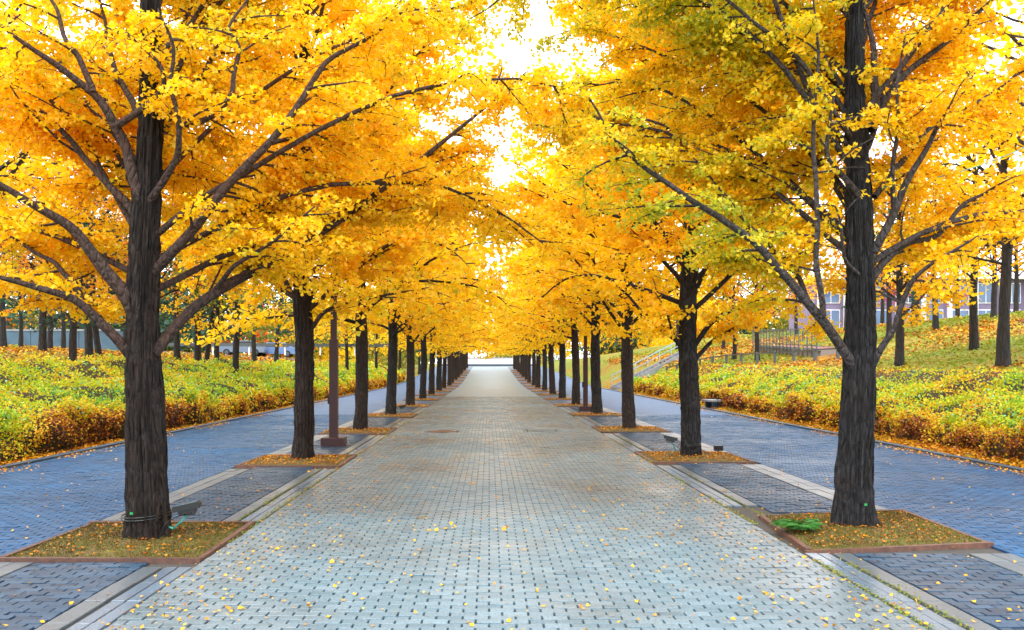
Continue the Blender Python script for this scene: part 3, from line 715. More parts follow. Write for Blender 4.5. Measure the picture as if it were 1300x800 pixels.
# --- nearest tree of the left row
rg = np.random.default_rng(21)
base = (XTL, TL[0], 0)
sp = [
 ([(182, 415), (163, 375), (130, 340), (92, 292), (50, 262), (0, 234), (-60, 205)], 27, (0, -.3, -.8)),
 ([(178, 470), (156, 438), (126, 405), (95, 378), (40, 362), (0, 352), (-50, 330)], 19, (0, -.3, -.6)),
 ([(126, 405), (108, 385), (100, 362), (70, 335), (30, 315), (-10, 290)], 12, (-.2, .3, .8)),
 ([(182, 300), (168, 262), (135, 235), (100, 190), (62, 148), (0, 122), (-50, 95)], 14, (0, .2, .5)),
 ([(186, 262), (165, 202), (148, 160), (124, 124), (90, 100), (60, 78), (20, 50), (-20, 20)], 21, (0, -.3, -.8)),
 ([(118, 118), (105, 92), (95, 68), (80, 50), (70, 10), (50, -40)], 10, (-.3, -.2, 0)),
 ([(148, 160), (180, 140), (207, 112), (205, 85), (160, 40)], 11, (-.2, -.4, -.5)),
 ([(188, 262), (205, 235), (228, 195), (232, 160), (214, 112), (222, 60), (200, 10)], 12, (0, -.4, -.6)),
 ([(232, 160), (270, 150), (298, 115), (303, 62), (290, 35), (320, -10)], 9, (-.3, -.2, .2)),
 ([(195, 345), (214, 325), (248, 290), (290, 230), (345, 182), (382, 128), (412, 74), (470, 50), (540, -10)], 17, (0, -.3, .3)),
 ([(345, 182), (380, 172), (430, 180), (480, 170)], 6, (.0, .3, .6)),
 ([(195, 450), (212, 430), (232, 395), (268, 374), (320, 345), (372, 318), (432, 280), (520, 214), (600, 150), (670, 90)], 19, (0, .3, 1.0, 2.2)),
 ([(268, 374), (300, 335), (350, 305), (400, 262)], 8, (.4, -.2, -.4)),
 ([(190, 190), (215, 150), (260, 90), (300, 20), (330, -60)], 11, (0, .6, 1.2)),
 ([(184, 150), (150, 100), (135, 40), (120, -30)], 11, (0, .5, 1.0)),
 ([(190, 240), (280, 150), (400, 70), (520, 20), (610, 5)], 8, (0, 1.2, 2.4)),
 ([(186, 220), (110, 130), (30, 70), (-60, 40)], 8, (0, .9, 1.6)),
]
limbs = custom_limbs(sp, base, TL[0]); cl0 = clear_of(limbs)
okaz = lambda az, h: not (3.35 < az < 6.05) or h > 7.0
limbs += auto_limbs(rg, 12, 2.6, 7.9, 36, .3, okaz, prof=lambda h, H: profile(h, H) * 1.1, thick=.55)
def no_mask(c):
    """keep the spray clear of the bare lower trunk, as in the photograph"""
    return ~((c[:, 2] > 7.3) & (vnoise(c * 31.7) > .5)) & ~((np.abs(c[:, 0]) < .38) & (c[:, 1] < .1) & (c[:, 2] < 4.9) & (vnoise(c * 2.3) < .72)) & (c[:, 2] > 1.9 + (vnoise(c * 1.1) < .6) * .5)
t0 = build_tree('ginkgo_tree', 'big ginkgo with many bare-looking limbs, nearest of the left-hand row', GRP, base, limbs, rg, 8.0, .212, .045, M_bark, M_ginkgo, .055, .035, 6, .055,
                lambda c: .56 + .24 * (vnoise(c * .9) - .5) - .12 * ss(4.5, 6.5, c[:, 2]), near=True, seed=2, limb_bark=M_limb, spr=dict(spacing=.25, twig_sp=.13, start=.14, backbias=.75),
                trunk_kw=dict(sides=124, rows=230, taper=1.08, rough=.062, flare=.42), keepf=lambda c: no_mask(c) & cl0(c))
# --- nearest of the right row
rg = np.random.default_rng(33)
base = (4.29, TR[0], 0)
sp = [
 ([(1090, 475), (1072, 448), (1045, 405), (1012, 368), (985, 335), (942, 296), (902, 268), (850, 235), (790, 190), (745, 120)], 17, (0, -.3, -.8)),
 ([(1045, 402), (1024, 380), (1018, 352), (990, 325), (950, 285), (922, 250), (880, 200)], 9, (-.2, .3, .5)),
 ([(1045, 402), (1044, 365), (1031, 343), (1040, 285), (1035, 230), (1032, 140), (1040, 60), (1030, -20)], 9, (-.2, -.4, -.4)),
 ([(1105, 470), (1119, 440), (1135, 420), (1145, 382), (1160, 352), (1190, 330), (1240, 300)], 11, (0, -.3, -.6)),
 ([(1104, 360), (1122, 330), (1150, 310), (1192, 300), (1222, 258), (1290, 230)], 12, (0, .2, .6)),
 ([(1104, 330), (1120, 300), (1135, 272), (1150, 230), (1178, 188), (1196, 146), (1240, 90)], 14, (0, -.2, -.4)),
 ([(1135, 272), (1132, 220), (1140, 170), (1137, 110), (1150, 40)], 7, (-.1, -.3, -.5)),
 ([(1102, 265), (1088, 242), (1064, 220), (1050, 198), (1052, 160), (1060, 110)], 11, (0, -.3, -.5)),
 ([(1100, 360), (1086, 346), (1072, 332), (1070, 292), (1060, 262)], 6, (0, -.3, -.5)),
 ([(1105, 165), (1120, 130), (1152, 90), (1205, 52), (1260, 0)], 15, (0, .2, .3)),
 ([(1105, 180), (1080, 130), (1020, 60), (950, 0), (900, -50)], 11, (0, .4, .8)),
 ([(1100, 240), (1040, 150), (960, 90), (860, 40), (780, -10)], 10, (0, .8, 1.6)),
 ([(1110, 250), (1180, 160), (1260, 120), (1330, 60)], 9, (0, .8, 1.2)),
 ([(1110, 140), (1110, 60), (1090, -20)], 14, (0, 0, 0)),
 ([(1100, 300), (1030, 190), (930, 110), (820, 60), (735, 30)], 8, (0, 1.2, 2.2)),
 ([(1100, 330), (1000, 230), (880, 170), (780, 140), (715, 150)], 8, (0, 1.4, 2.4)),
 ([(1100, 200), (1010, 70), (900, -20), (800, -60)], 8, (0, -.4, -.8)),
]
limbs = custom_limbs(sp, base, TR[0]); cl1 = clear_of(limbs)
limbs += auto_limbs(rg, 12, 2.9, 7.9, 36, .3, okaz, prof=lambda h, H: profile(h, H) * 1.1, thick=.55)
t1 = build_tree('ginkgo_tree', 'big ginkgo with partly green leaves and bluish black bark, nearest of the right-hand row', GRP, base, limbs, rg, 8.0, .200, .045, M_bark2, M_ginkgo, .054, .036, 6, .055,
                lambda c: .33 + .30 * ss(-1.8, 1.4, c[:, 0]) + .30 * (vnoise(c * .8) - .5), near=True, seed=5, limb_bark=M_limb2, spr=dict(spacing=.25, twig_sp=.13, start=.14, backbias=.75),
                trunk_kw=dict(sides=124, rows=230, taper=1.08, rough=.062, flare=.42), keepf=lambda c: no_mask(c) & cl1(c))
# --- second trees, each with its own shape
def second(side):
    rg = np.random.default_rng(44 + side)
    if side < 0:
        base = (XTL, TL[1], 0); Y0 = TL[1]
        sp = [([(384, 395), (366, 365), (350, 335), (330, 300)], 12, (0, -.4)), ([(384, 400), (396, 372), (420, 350), (470, 330), (520, 300)], 10, (0, .3)),
              ([(384, 370), (380, 345), (362, 320), (345, 280)], 9, (0, .3)), ([(386, 345), (400, 320), (420, 290), (440, 240)], 9, (0, -.4)), ([(390, 425), (410, 395), (450, 382), (500, 372), (545, 365)], 8, (0, -.6))]
        lab = 'ginkgo forking into short limbs, second of the left-hand row, before the lamp post'
        bk = M_bark
    else:
        base = (XTR, TR[1], 0); Y0 = TR[1]
        sp = [([(876, 458), (860, 432), (830, 412), (800, 380), (770, 350)], 10, (0, -.4)), ([(876, 455), (855, 425), (845, 395), (830, 370)], 6, (0, -.4)),
              ([(877, 446), (898, 415), (915, 400), (945, 388), (985, 372)], 10, (0, -.3)), ([(877, 462), (903, 434), (935, 415), (975, 395)], 8, (0, .4)),
              ([(880, 380), (860, 350), (830, 320), (800, 290)], 10, (0, .3)), ([(877, 385), (900, 330), (920, 290)], 9, (0, -.3))]
        lab = 'ginkgo with forked grey limbs, second of the right-hand row'
        bk = M_bark2
    limbs = custom_limbs(sp, base, Y0)
    limbs += auto_limbs(rg, 12.5, 2.9, 11.5, 44, .28, None, elev=(15, 45))
    return build_tree('ginkgo_tree', lab, GRP, base, limbs, rg, 11.3, .20, .04, bk, M_ginkgo, .10, .065, 4, .08, lambda c: .56 + .24 * (vnoise(c * .7 + 5) - .5),
                      seed=7 + side, trunk_kw=dict(sides=80, rows=240, rough=.045, flare=.2), tubes_tw=False, spr=dict(spacing=.30, twig_sp=.16, start=.1), near=False, keepf=lambda c: c[:, 2] > 2.35, limb_bark=M_limb if side < 0 else M_bark2)
second(-1); second(1)
# --- kinds for the rest of the rows
protos = []
for v in range(4):
    rg = np.random.default_rng(60 + v); H = 12.6 + v * .3
    limbs = auto_limbs(rg, H, 2.9, 11.6, 46, .28, None, elev=(12, 42))
    e = build_tree('ginkgo_tree', 'x', GRP, (0, 0, 0), limbs, rg, 11.6, .20, .035, (M_bark, M_bark2)[v % 2], M_ginkgo, .17, .11, 2, .10, (lambda s_: (lambda c: .52 + s_ + .12 * (vnoise(c * .6 + 9) - .5)))((0, .05, -.05, .09)[v]),
                   seed=v + 20, trunk_kw=dict(sides=36, rows=60, rough=.04, flare=.2), tubes_tw=False, spr=dict(spacing=.33, twig_sp=.18, start=.1), keepf=lambda c: c[:, 2] > 2.45)
    protos.append(e)
far = []
for v in range(2):
    rg = np.random.default_rng(80 + v); H = 12.8
    limbs = auto_limbs(rg, H, 2.9, 11.6, 34, .28, None, elev=(12, 42))
    e = build_tree('ginkgo_tree', 'x', GRP, (0, 0, 0), limbs, rg, 11.6, .20, .035, M_bark, M_ginkgo, .27, .2, 2, .14, (lambda s_: (lambda c: .52 + s_ + .12 * (vnoise(c * .6 + 9) - .5)))((0, .05)[v]),
                   seed=v + 30, joined=True, trunk_kw=dict(sides=14, rows=20, rough=.03, flare=.2), tubes_tw=False, spr=dict(spacing=.6, twig_sp=.25), keepf=lambda c: c[:, 2] > 2.5)
    far.append(e)
used = set()
for side, ys_, x in ((-1, TL, XTL), (1, TR, XTR)):
    for k in range(2, 18):
        src = protos[(k + (2 if side > 0 else 0)) % 4] if k < 9 else far[k % 2]
        o = src if src.name not in used else copy_tree(src)
        used.add(src.name)
        o.location = (x + .06 * math.sin(k * 3.1), ys_[k], float(rise(ys_[k]))); o.rotation_euler = (0, 0, k * 1.9 + (1 if side > 0 else 0)); s_ = 1 + .04 * math.sin(k * 2.3 + side); o.scale = (s_, s_, 1 + .05 * math.sin(k * 1.7 + side))
        o['label'] = 'golden ginkgo of the %s, %s tree along it from the near end' % ('left-hand row' if side < 0 else 'right-hand row', ORD[k])
        if k >= 15: o['label'] = '%s ginkgo of the %s, tiny beside the white terrace wall' % (ORD[k], 'left-hand row' if side < 0 else 'right-hand row')

# trunk tags
def trunk_tag(tree, x, z, y, m):
    a = Acc(); a.box(x - .016, x + .016, y - .004, y + .004, z - .012, z + .012); obj('tag', a.mesh('tag', [m]), tree)
trunk_tag(t0, -.06, .34, -.262, M_green); trunk_tag(t1, -.02, .33, -.275, M_green)

# ------------------------------------------------------------------ hedges
def hedge(side, Ya, Yb, label, n_leaf, D_end, h_front, slope, seed):
    rg = np.random.default_rng(seed); X0 = XL - .45 if side < 0 else XR + .55
    hh = hL if side < 0 else hR
    def surf(u, Y, shrink=0):
        """u: 0..1 up the front face, 1..2 over the top to the back"""
        bump = (vnoise(np.stack([u * 2.4 + 3, Y * 1.15, Y * 0 + seed], -1)) - .5) * .50 + (vnoise(np.stack([u * 6.5, Y * 2.6, Y * 0], -1), 2) - .5) * .42
        f = np.clip(u, 0, 1); g = np.clip(u - 1, 0, 1)
        d = .45 * f ** 1.6 - .1 + (D_end - .4) * g + shrink * .8 * (1 - g)
        base_h = h_front * np.sin(f * np.pi / 2) ** .8
        h = base_h + slope * d * (f > .5) + bump * (.3 + .7 * f) - shrink * f
        d = d - bump * (1 - g) * .8
        back = ss(.93, 1, g)
        X = X0 + side * d
        gz = hh(np.abs(X - (XL if side < 0 else XR)), Y) + rise(Y)
        Z = np.where(u <= 1, h + rise(Y), np.maximum(h + rise(Y), gz + .15)) * (1 - back) + (gz + .05) * back
        return np.stack([X, Y, Z], -1)
    e = empty('hedge', (X0, (Ya + Yb) / 2, 0), label=label, cat='hedge', group='azalea hedges below the banks')
    org = np.array([X0, (Ya + Yb) / 2, 0])
    u = np.linspace(0, 2, 22); yy = np.arange(Ya, Yb, .3)
    U, Yg = np.meshgrid(u, yy); S = surf(U, Yg, .17) - org
    ii = np.arange(S.shape[0] * S.shape[1]).reshape(S.shape[:2]); Q = np.stack([ii[:-1, :-1], ii[:-1, 1:], ii[1:, 1:], ii[1:, :-1]], -1).reshape(-1, 4)
    obj('dark_twig_core', make_mesh('dark_twig_core', S.reshape(-1, 3), Q, smooth=True, mats=[M_hedgecore]), e, kind='stuff')  # one sheet for the inner twigs, coloured dark as shade in leaf gaps
    # density falls with distance, leaf size grows
    q = rg.uniform(0, 1, n_leaf); Y = 1 / (1 / Ya + q * (1 / Yb - 1 / Ya)); Y = np.where(rg.uniform(0, 1, n_leaf) < .22, rg.uniform(Ya, Yb, n_leaf), Y)
    uu = np.where(rg.uniform(0, 1, n_leaf) < .33, rg.uniform(0, 1, n_leaf) ** .7, rg.uniform(1, 2, n_leaf))
    P = surf(uu, Y) - org; P += rg.normal(0, .045, P.shape); dep = rg.uniform(0, .12, n_leaf); P[:, 2] -= dep
    px = 621 + F * (P[:, 0] + X0) / (P[:, 1] + org[1]); kp = (px > -80) & (px < 1390); P, uu, Y = P[kp], uu[kp], Y[kp]; n = len(P)
    D = unit(rg.normal(0, 1, (n, 3)) + np.array([-side * .25, -.2, .5])); N = unit(rg.normal(0, .7, (n, 3)) + np.array([-side * .3 * 1, -.3, .9]))
    size = (.044 + .0021 * (Y - Ya)) * rg.uniform(.7, 1.3, n)
    V, Q = leaves(P, D, N, size, .8)
    cl = vnoise(np.stack([P[:, 0] * 1.4, P[:, 1] * .9, P[:, 0] * 0 + seed], -1)); g = np.clip(uu - 1, 0, 1)
    base_t = .20 + .40 * ss(.30, .95, uu) + .46 * (cl - .5) - .10 * ss(.55, .9, g) + (.07 if side < 0 else .02)
    T = base_t + rg.normal(0, .14, n); glint = rg.uniform(0, 1, n); T = np.where(glint < .035 * ss(.3, 1, uu), 1.0, np.clip(T, .02, .92))  # a few upper leaves get the painted teal highlight
    obj('foliage', make_mesh('foliage', V, Q, T, mats=[M_hedge]), e, kind='stuff')
    # bare stems at the foot
    m_ = 900; Ys = rg.uniform(Ya, min(Yb, 45), m_); P0 = surf(rg.uniform(0.02, .25, m_), Ys, .06) - org; P0[:, 2] = 0
    P1 = P0 + np.stack([side * rg.uniform(-.02, .3, m_) * -1 * .3, rg.normal(0, .12, m_), rg.uniform(.3, .6, m_)], -1)
    Pm = np.stack([P0, (P0 + P1) / 2 + rg.normal(0, .02, P0.shape), P1], 1)
    V, Q = tubes(Pm, np.broadcast_to(np.array([.008, .006, .003]), (m_, 3)), 3)
    obj('stems', make_mesh('stems', V, Q, smooth=True, mats=[M_hedgecore]), e, kind='stuff')
hedge(-1, 13.0, 96, 'long clipped azalea hedge climbing the bank below the dark trees, green over rusty brown', 108000, 4.6, .80, .32, 3)
hedge(1, 13.0, 62, 'long clipped azalea hedge below the grassy hill, yellow green over rusty brown', 92000, 3.7, .72, .26, 8)

# ------------------------------------------------------------------ scattered fallen leaves
def scatter(name, n, xf, size, tf, m=M_litter, seed=0, lift=.008):
    rg = np.random.default_rng(seed); X, Y = xf(rg, n); n = len(X); Z = ground(X, Y) + lift + rg.uniform(0, .006, n)
    V, Q = leaves(np.stack([X, Y, Z], -1), np.c_[rg.normal(0, 1, (n, 2)), rg.normal(.12, .22, n)], np.c_[rg.normal(0, .4, (n, 2)), np.ones(n)], size * rg.uniform(.6, 1.3, n))
    obj(name, make_mesh(name, V, Q, np.clip(tf(rg, n), 0, 1), mats=[m]), kind='stuff')
def on_paths(rg, n):
    Y = np.exp(rg.uniform(math.log(5.8), math.log(60), n * 2)); X = np.where(rg.uniform(0, 1, n * 2) < .55, rg.uniform(-9, 9.6, n * 2), np.where(rg.uniform(0, 1, n * 2) < .5, -2.85 + np.abs(rg.normal(0, .45, n * 2)) * np.where(rg.uniform(0, 1, n * 2) < .5, 1, 3), 3.2 - np.abs(rg.normal(0, .4, n * 2)) * np.where(rg.uniform(0, 1, n * 2) < .5, 1, 3)))
    k = rg.choice(len(X), n, False); return X[k], Y[k]
scatter('fallen_leaves', 4800, on_paths, .033, lambda rg, n: rg.beta(4, 1.6, n), seed=5, lift=.012)
def clumps(rg, n):
    c = rg.integers(0, 60, n); Yc = np.exp(rg.uniform(math.log(6.5), math.log(30), 60)); Xc = rg.uniform(-5, 4.5, 60); return Xc[c] + rg.normal(0, .05, n), Yc[c] + rg.normal(0, .05, n)
scatter('fallen_leaves', 150, clumps, .05, lambda rg, n: rg.beta(6, 1.6, n), seed=15, lift=.014)
def by_drains(rg, n):
    Y = np.exp(rg.uniform(math.log(5.8), math.log(60), n)); a = rg.uniform(0, 1, n); X = np.where(a < .5, np.where(rg.uniform(0, 1, n) < .6, -2.81, -3.08), np.where(rg.uniform(0, 1, n) < .6, 3.19, 3.47)) + rg.normal(0, .025, n); keep = vnoise(np.stack([Y * .9, a.round() * 9, Y * 0], -1)) > .45; return X[keep], Y[keep]
rgx = np.random.default_rng(9); Xd, Yd = by_drains(rgx, 9000); nn = len(Xd)
V, Q = leaves(np.stack([Xd, Yd, np.full(nn, .006) + rise(Yd)], -1), rgx.normal(0, 1, (nn, 3)) * (1, 1, .3) + (0, 0, .4), rgx.normal(0, 1, (nn, 3)), rgx.uniform(.012, .03, nn), .6)
obj('moss', make_mesh('moss', V, Q, rgx.uniform(0, 1, nn), mats=[M_grass]), kind='stuff')
def kerb_drift(rg, n):
    Y = np.exp(rg.uniform(math.log(12), math.log(60), n)); s_ = rg.uniform(0, 1, n) < .5; d = np.abs(rg.normal(0, .22, n)); k = vnoise(np.stack([Y * .7, s_ * 9., Y * 0], -1)) + rg.uniform(-.2, .2, n) > .45
    return np.where(s_, -8.95 + d, 9.55 - d)[k], Y[k]
def verges(rg, n):
    Y = np.exp(rg.uniform(math.log(13), math.log(75), n)); s_ = rg.uniform(0, 1, n) < .5; d = rg.uniform(.0, .75, n); return np.where(s_, XL - d, XR + d), Y
scatter('fallen_leaves', 4500, kerb_drift, .042, lambda rg, n: rg.beta(2.6, 1.8, n), seed=26, lift=.01)
scatter('verge_litter', 24000, verges, .06, lambda rg, n: rg.beta(2.4, 1.8, n), seed=6, lift=.03)
def banks(rg, n):
    Y = np.exp(rg.uniform(math.log(20), math.log(100), n)); s_ = rg.uniform(0, 1, n) < .4; d = np.where(s_, rg.uniform(4.2, 30, n), rg.uniform(3.5, 32, n)); X = np.where(s_, XL - d, XR + d); px = 621 + F * X / Y; k = (px > -50) & (px < 1350); return X[k], Y[k]
rgx = np.random.default_rng(19); Xd, Yd = banks(rgx, 100000); nn = len(Xd)
Zd = ground(Xd, Yd) + .02; cl = vnoise(np.stack([Xd * .16, Yd * .13, Xd * 0], -1), 4)
V, Q = leaves(np.stack([Xd, Yd, Zd], -1), np.c_[rgx.normal(0, 1, (nn, 2)), rgx.uniform(0, .8, nn)], np.c_[rgx.normal(0, .4, (nn, 2)), np.ones(nn)], (.05 + .0022 * Yd) * rgx.uniform(.6, 1.2, nn))
lit = (cl + rgx.normal(0, .12, nn) + np.where(Xd < 0, .2, 0)) > .60
for sel, nm, m, f in ((lit, 'bank_litter', M_litter, lambda k: rgx.beta(1.6, 2.2, k)), (~lit, 'bank_grass', M_grass, lambda k: rgx.uniform(.1, 1, k))):
    VV = V.reshape(-1, 4, 3)[sel].reshape(-1, 3); obj(nm, make_mesh(nm, VV, np.arange(len(VV)).reshape(-1, 4), f(sel.sum()), mats=[m]), kind='stuff')

# ------------------------------------------------------------------ lamp posts
def lamp_post(x, y, H, label):
    e = empty('lamp_post', (x, y, 0), label=label, cat='lamp post', group='dark red steel lamp posts between the ginkgos')
    a = Acc(); a.box(-.27, .27, -.25, .25, 0, .20, ch=.012); obj('base', a.mesh('base', [M_redsteel]), e)
    a = Acc(); a.box(-.095, .095, -.095, .095, .20, 2.55, ch=.01); obj('lower_post', a.mesh('lower_post', [M_redsteel]), e)
    a = Acc(); a.box(-.068, .068, -.068, .068, 2.551, H, ch=.006); a.box(-.11, .11, -.04, .04, H - .9, H - .8)
    obj('upper_post', a.mesh('upper_post', [M_redsteel]), e)
    a = Acc(); a.box(-.14, -.096, -.05, .05, 1.0, 1.22, ch=.004); obj('switch_box', a.mesh('switch_box', [M_black]), e)
    a = Acc(); a.box(-.16, .16, -.16, .16, H, H + .04); a.box(-.19, .19, -.19, .19, H + .42, H + .47)
    for sx in (-1, 1):
        for sy in (-1, 1): a.box(sx * .15 - .012, sx * .15 + .012, sy * .15 - .012, sy * .15 + .012, H + .04, H + .42)
    h_ = obj('lantern', a.mesh('lantern', [M_redsteel]), e)
    a = Acc(); a.box(-.13, .13, -.13, .13, H + .045, H + .415); obj('lamp_glass', a.mesh('lamp_glass', [M_white]), h_)
lamp_post(-3.72, 20.75, 5.2, 'square dark red lamp post on a block base between second and third ginkgo, left-hand row')
lamp_post(4.10, 36.9, 5.2, 'square dark red lamp post standing among the ginkgos of the right-hand row')

# ------------------------------------------------------------------ spotlights strapped to trunks
def spotlight(tx, ty, tr, hx, hy, hz, rz, label, s_=1.0):
    e = empty('spotlight', (tx, ty, 0), label=label, cat='spotlight', group='black spotlights at the foot of the ginkgos')
    n = 20; an = np.linspace(0, 2 * np.pi, n)
    for zz in (.27, .30):
        P = np.c_[np.cos(an) * (tr + .012), np.sin(an) * (tr + .012), zz + .02 * np.sin(an + 1)]
        a = Acc(); a.tube(P, .008, 6, cap=False); obj('strap', a.mesh('strap', [M_black]), e)
    sx = 1 if hx > 0 else -1
    a = Acc(); a.tube([(sx * tr * .9, -.06, .17), (sx * (tr + .08), -.09, .15), (hx - sx * .06, hy, hz - .16), (hx, hy, hz - .09)], .013, 8); obj('arm', a.mesh('arm', [M_tealcable]), e)
    a = Acc(); a.box(-.075, .075, -.01, .01, -.09, -.08); a.box(-.085, -.075, -.012, .012, -.09, .0); a.box(.075, .085, -.012, .012, -.09, 0)
    y = obj('yoke', a.mesh('yoke', [M_black]), e, (hx, hy, hz)); y.rotation_euler = (0, 0, rz)
    a = Acc(); a.box(-.14 * s_, .14 * s_, -.075, .075, -.035, .03, ch=.012); a.box(-.09, .09, -.05, .05, -.07, -.035)
    for i in range(5): a.box(-.08 + i * .036, -.07 + i * .036, -.055, .055, -.085, -.07)
    h = obj('lamp_head', a.mesh('lamp_head', [M_black]), e, (hx, hy, hz)); h.rotation_euler = (R(-6), R(-12 * sx), rz)
    a = Acc(); a.box(-.105 * s_, .105 * s_, -.035, .05, .030, .034); obj('glass', a.mesh('glass', [M_glass]), h)
    a = Acc(); a.tube([(sx * tr * .8, -.22, .02), (sx * (tr + .02), -.2, .20), (sx * (tr + .05), -.15, .24), (hx - .03, hy, hz - .07)], .006, 6); obj('cable', a.mesh('cable', [M_black]), e)
spotlight(XTL, TL[0], .245, .50, -.18, .40, R(8), 'black spotlight with pale glass strapped to the foot of the first ginkgo, left-hand row')
spotlight(XTR, TR[1], .225, -.42, -.15, .42, R(-10), 'black spotlight beside the leaf-filled pit of the second ginkgo, right-hand row')
spotlight(XTL, TL[3], .225, .42, -.2, .38, R(10), 'small black spotlight at the foot of the fourth ginkgo, left-hand row')
spotlight(XTR, TR[5], .225, -.45, -.2, .4, R(-5), 'tiny black spotlight at the foot of the sixth ginkgo, right-hand row')
e = empty('junction_box', (5.0, 18.9, 0), label='small black junction box at the outer corner of a tree pit', cat='junction box')
a = Acc(); a.box(-.09, .09, -.06, .06, .06, .17, ch=.01); obj('box_body', a.mesh('box_body', [M_black]), e)
a = Acc(); a.box(-.02, .02, -.02, .02, 0, .06); obj('foot', a.mesh('foot', [M_black]), e)
# guy cable from the nearest right tree
a = Acc(); P0 = np.array([4.55, 10.0, 3.96]); P1 = np.array([7.9, 10.9, 5.35]); t = np.linspace(0, 1, 14)[:, None]; P = P0 + (P1 - P0) * t; P[:, 2] -= .22 * np.sin(np.pi * t[:, 0])
a.tube(P, .006, 5); obj('cable', a.mesh('cable', [M_tealcable]), label='thin green cable stretched from the trunk out through the golden leaves', cat='cable')
# fern in the nearest right pit
rg = np.random.default_rng(2)
e = empty('fern', (3.52, 9.85, .05), label='small bright green fern at the corner of the skewed tree pit', cat='fern')
for i in range(17):
    az = rg.uniform(0, 6.28); L = rg.uniform(.22, .42); n = 16; t = np.linspace(.05, 1, n)
    d = np.array([math.cos(az), math.sin(az)]); r_ = L * t * .85; z = L * (.75 * t - .62 * t * t)
    Cn = np.c_[d[0] * r_, d[1] * r_, z]; s_ = np.array([-d[1], d[0], 0])
    Cc = np.repeat(Cn, 2, 0); D = np.tile(np.array([s_ + np.r_[d, 0] * .5, -s_ + np.r_[d, 0] * .5]), (n, 1)); sz = np.repeat(np.sin(np.pi * (t * .85 + .1)) * .095 + .01, 2)
    V, Q = leaves(Cc, D, np.tile((0, 0, 1.), (2 * n, 1)) + rg.normal(0, .15, (2 * n, 3)), sz, .5)
    a = Acc(); a.add(V, Q, 0, rg.uniform(.3, 1)); V, Q = tubes(Cn[None], np.full((1, n), .003), 3); a.add(V, Q, 0, .1)
    obj('frond', a.mesh('frond', [M_fern]), e)
# stone bench at the hedge foot
e = empty('stone_bench', (10.05, 38.5, 0), label='low grey stone slab bench at the foot of the yellow green hedge', cat='bench'); e.rotation_euler = (0, 0, R(8))
a = Acc(); a.box(-.42, .42, -.55, .55, .33, .42, ch=.015); obj('seat', a.mesh('seat', [M_concrete]), e)
for s_ in (-1, 1):
    a = Acc(); a.box(-.3, .3, s_ * .38 - .07, s_ * .38 + .07, 0, .33); obj('leg', a.mesh('leg', [M_kerb]), e)

# ------------------------------------------------------------------ stairs, ramp, railings on the hill
def gz(x, y): return float(ground(x, y))
e = empty('stairs', (9.9, 68, 0), label='grey stone stairs climbing the green bank past the hedge end', cat='stairs')
for i in range(18):
    a = Acc(); a.box(i * .31, i * .31 + .34, -1.3, 1.3, max(-.3, i * .168 - .5), (i + 1) * .168, ch=.01, tint=.4 + .02 * i); obj('step', a.mesh('step', [M_concrete if i % 2 else M_band]), e)
for sy in (1.42, -1.42):
    a = Acc(); a.add([(-.2, sy - .1, -.2), (-.2, sy + .1, -.2), (-.2, sy + .1, .25), (-.2, sy - .1, .25), (5.7, sy - .1, 2.2), (5.7, sy + .1, 2.2), (5.7, sy + .1, 3.3), (5.7, sy - .1, 3.3)],
                     [(0, 1, 2, 3), (7, 6, 5, 4), (0, 4, 5, 1), (1, 5, 6, 2), (2, 6, 7, 3), (3, 7, 4, 0)]); obj('side_wall', a.mesh('side_wall', [M_concrete]), e)
    if sy > 0:
        a = Acc(); a.bar((-.1, sy, 1.15), (5.7, sy, 4.15), .06, .08); a.bar((-.1, sy, .75), (5.7, sy, 3.75), .04, .05)
        for k in range(7): x = -.05 + k * .95; a.box(x - .025, x + .025, sy - .025, sy + .025, .2 + x * .52, 1.15 + x * .52)
        obj('handrail', a.mesh('handrail', [M_rail]), e)
# red brick ramp with fence
A_ = np.array([17.6, 43.0]); B_ = np.array([19.6, 60.0]); t_ = unit(B_ - A_); s2 = np.array([t_[1], -t_[0]])
e = empty('brick_ramp', (A_[0], A_[1], 0), label='red brick ramp climbing the grassy hill between grey kerbs', cat='ramp')
a = Acc(); L = np.linalg.norm(B_ - A_); nseg = 18
ctr = [A_ + t_ * L * i / nseg for i in range(nseg + 1)]; zc = [gz(*c) + .22 for c in ctr]
V = []; 
for c, z in zip(ctr, zc): l = c - s2 * 1.1 - A_; r_ = c + s2 * 1.1 - A_; V += [(*l, z), (*r_, z), (*l, z - 1), (*r_, z - 1)]
Q = []
for i in range(nseg): q = 4 * i; Q += [(q, q + 1, q + 5, q + 4), (q + 1, q + 3, q + 7, q + 5), (q + 2, q, q + 4, q + 6)]
Q.append((0, 2, 3, 1)); a.add(V, Q); obj('ramp_bed', a.mesh('ramp_bed', [M_mortar]), e)
rg = np.random.default_rng(5); a = Acc()
for i in range(int(L / .24)):
    y = (i + .5) * .24; c = A_ + t_ * y - A_; z = float(np.interp(y, np.linspace(0, L, nseg + 1), zc)) + .005; sl = (zc[-1] - zc[0]) / L
    for j in range(9):
        x = -1.0 + .235 * j; p0 = c + s2 * x; p1 = c + s2 * (x + .21); h = t_ * .1
        V = [(*(p0 - h), z - .1 * sl), (*(p1 - h), z - .1 * sl), (*(p1 + h), z + .1 * sl), (*(p0 + h), z + .1 * sl)]; V = V + [(v[0], v[1], v[2] + .02) for v in V]
        a.add(V, [(0, 1, 5, 4), (1, 2, 6, 5), (2, 3, 7, 6), (3, 0, 4, 7), (4, 5, 6, 7)], tint=rg.uniform(0, 1))
obj('brick_field', a.mesh('brick_field', [M_brickred]), e, kind='stuff')
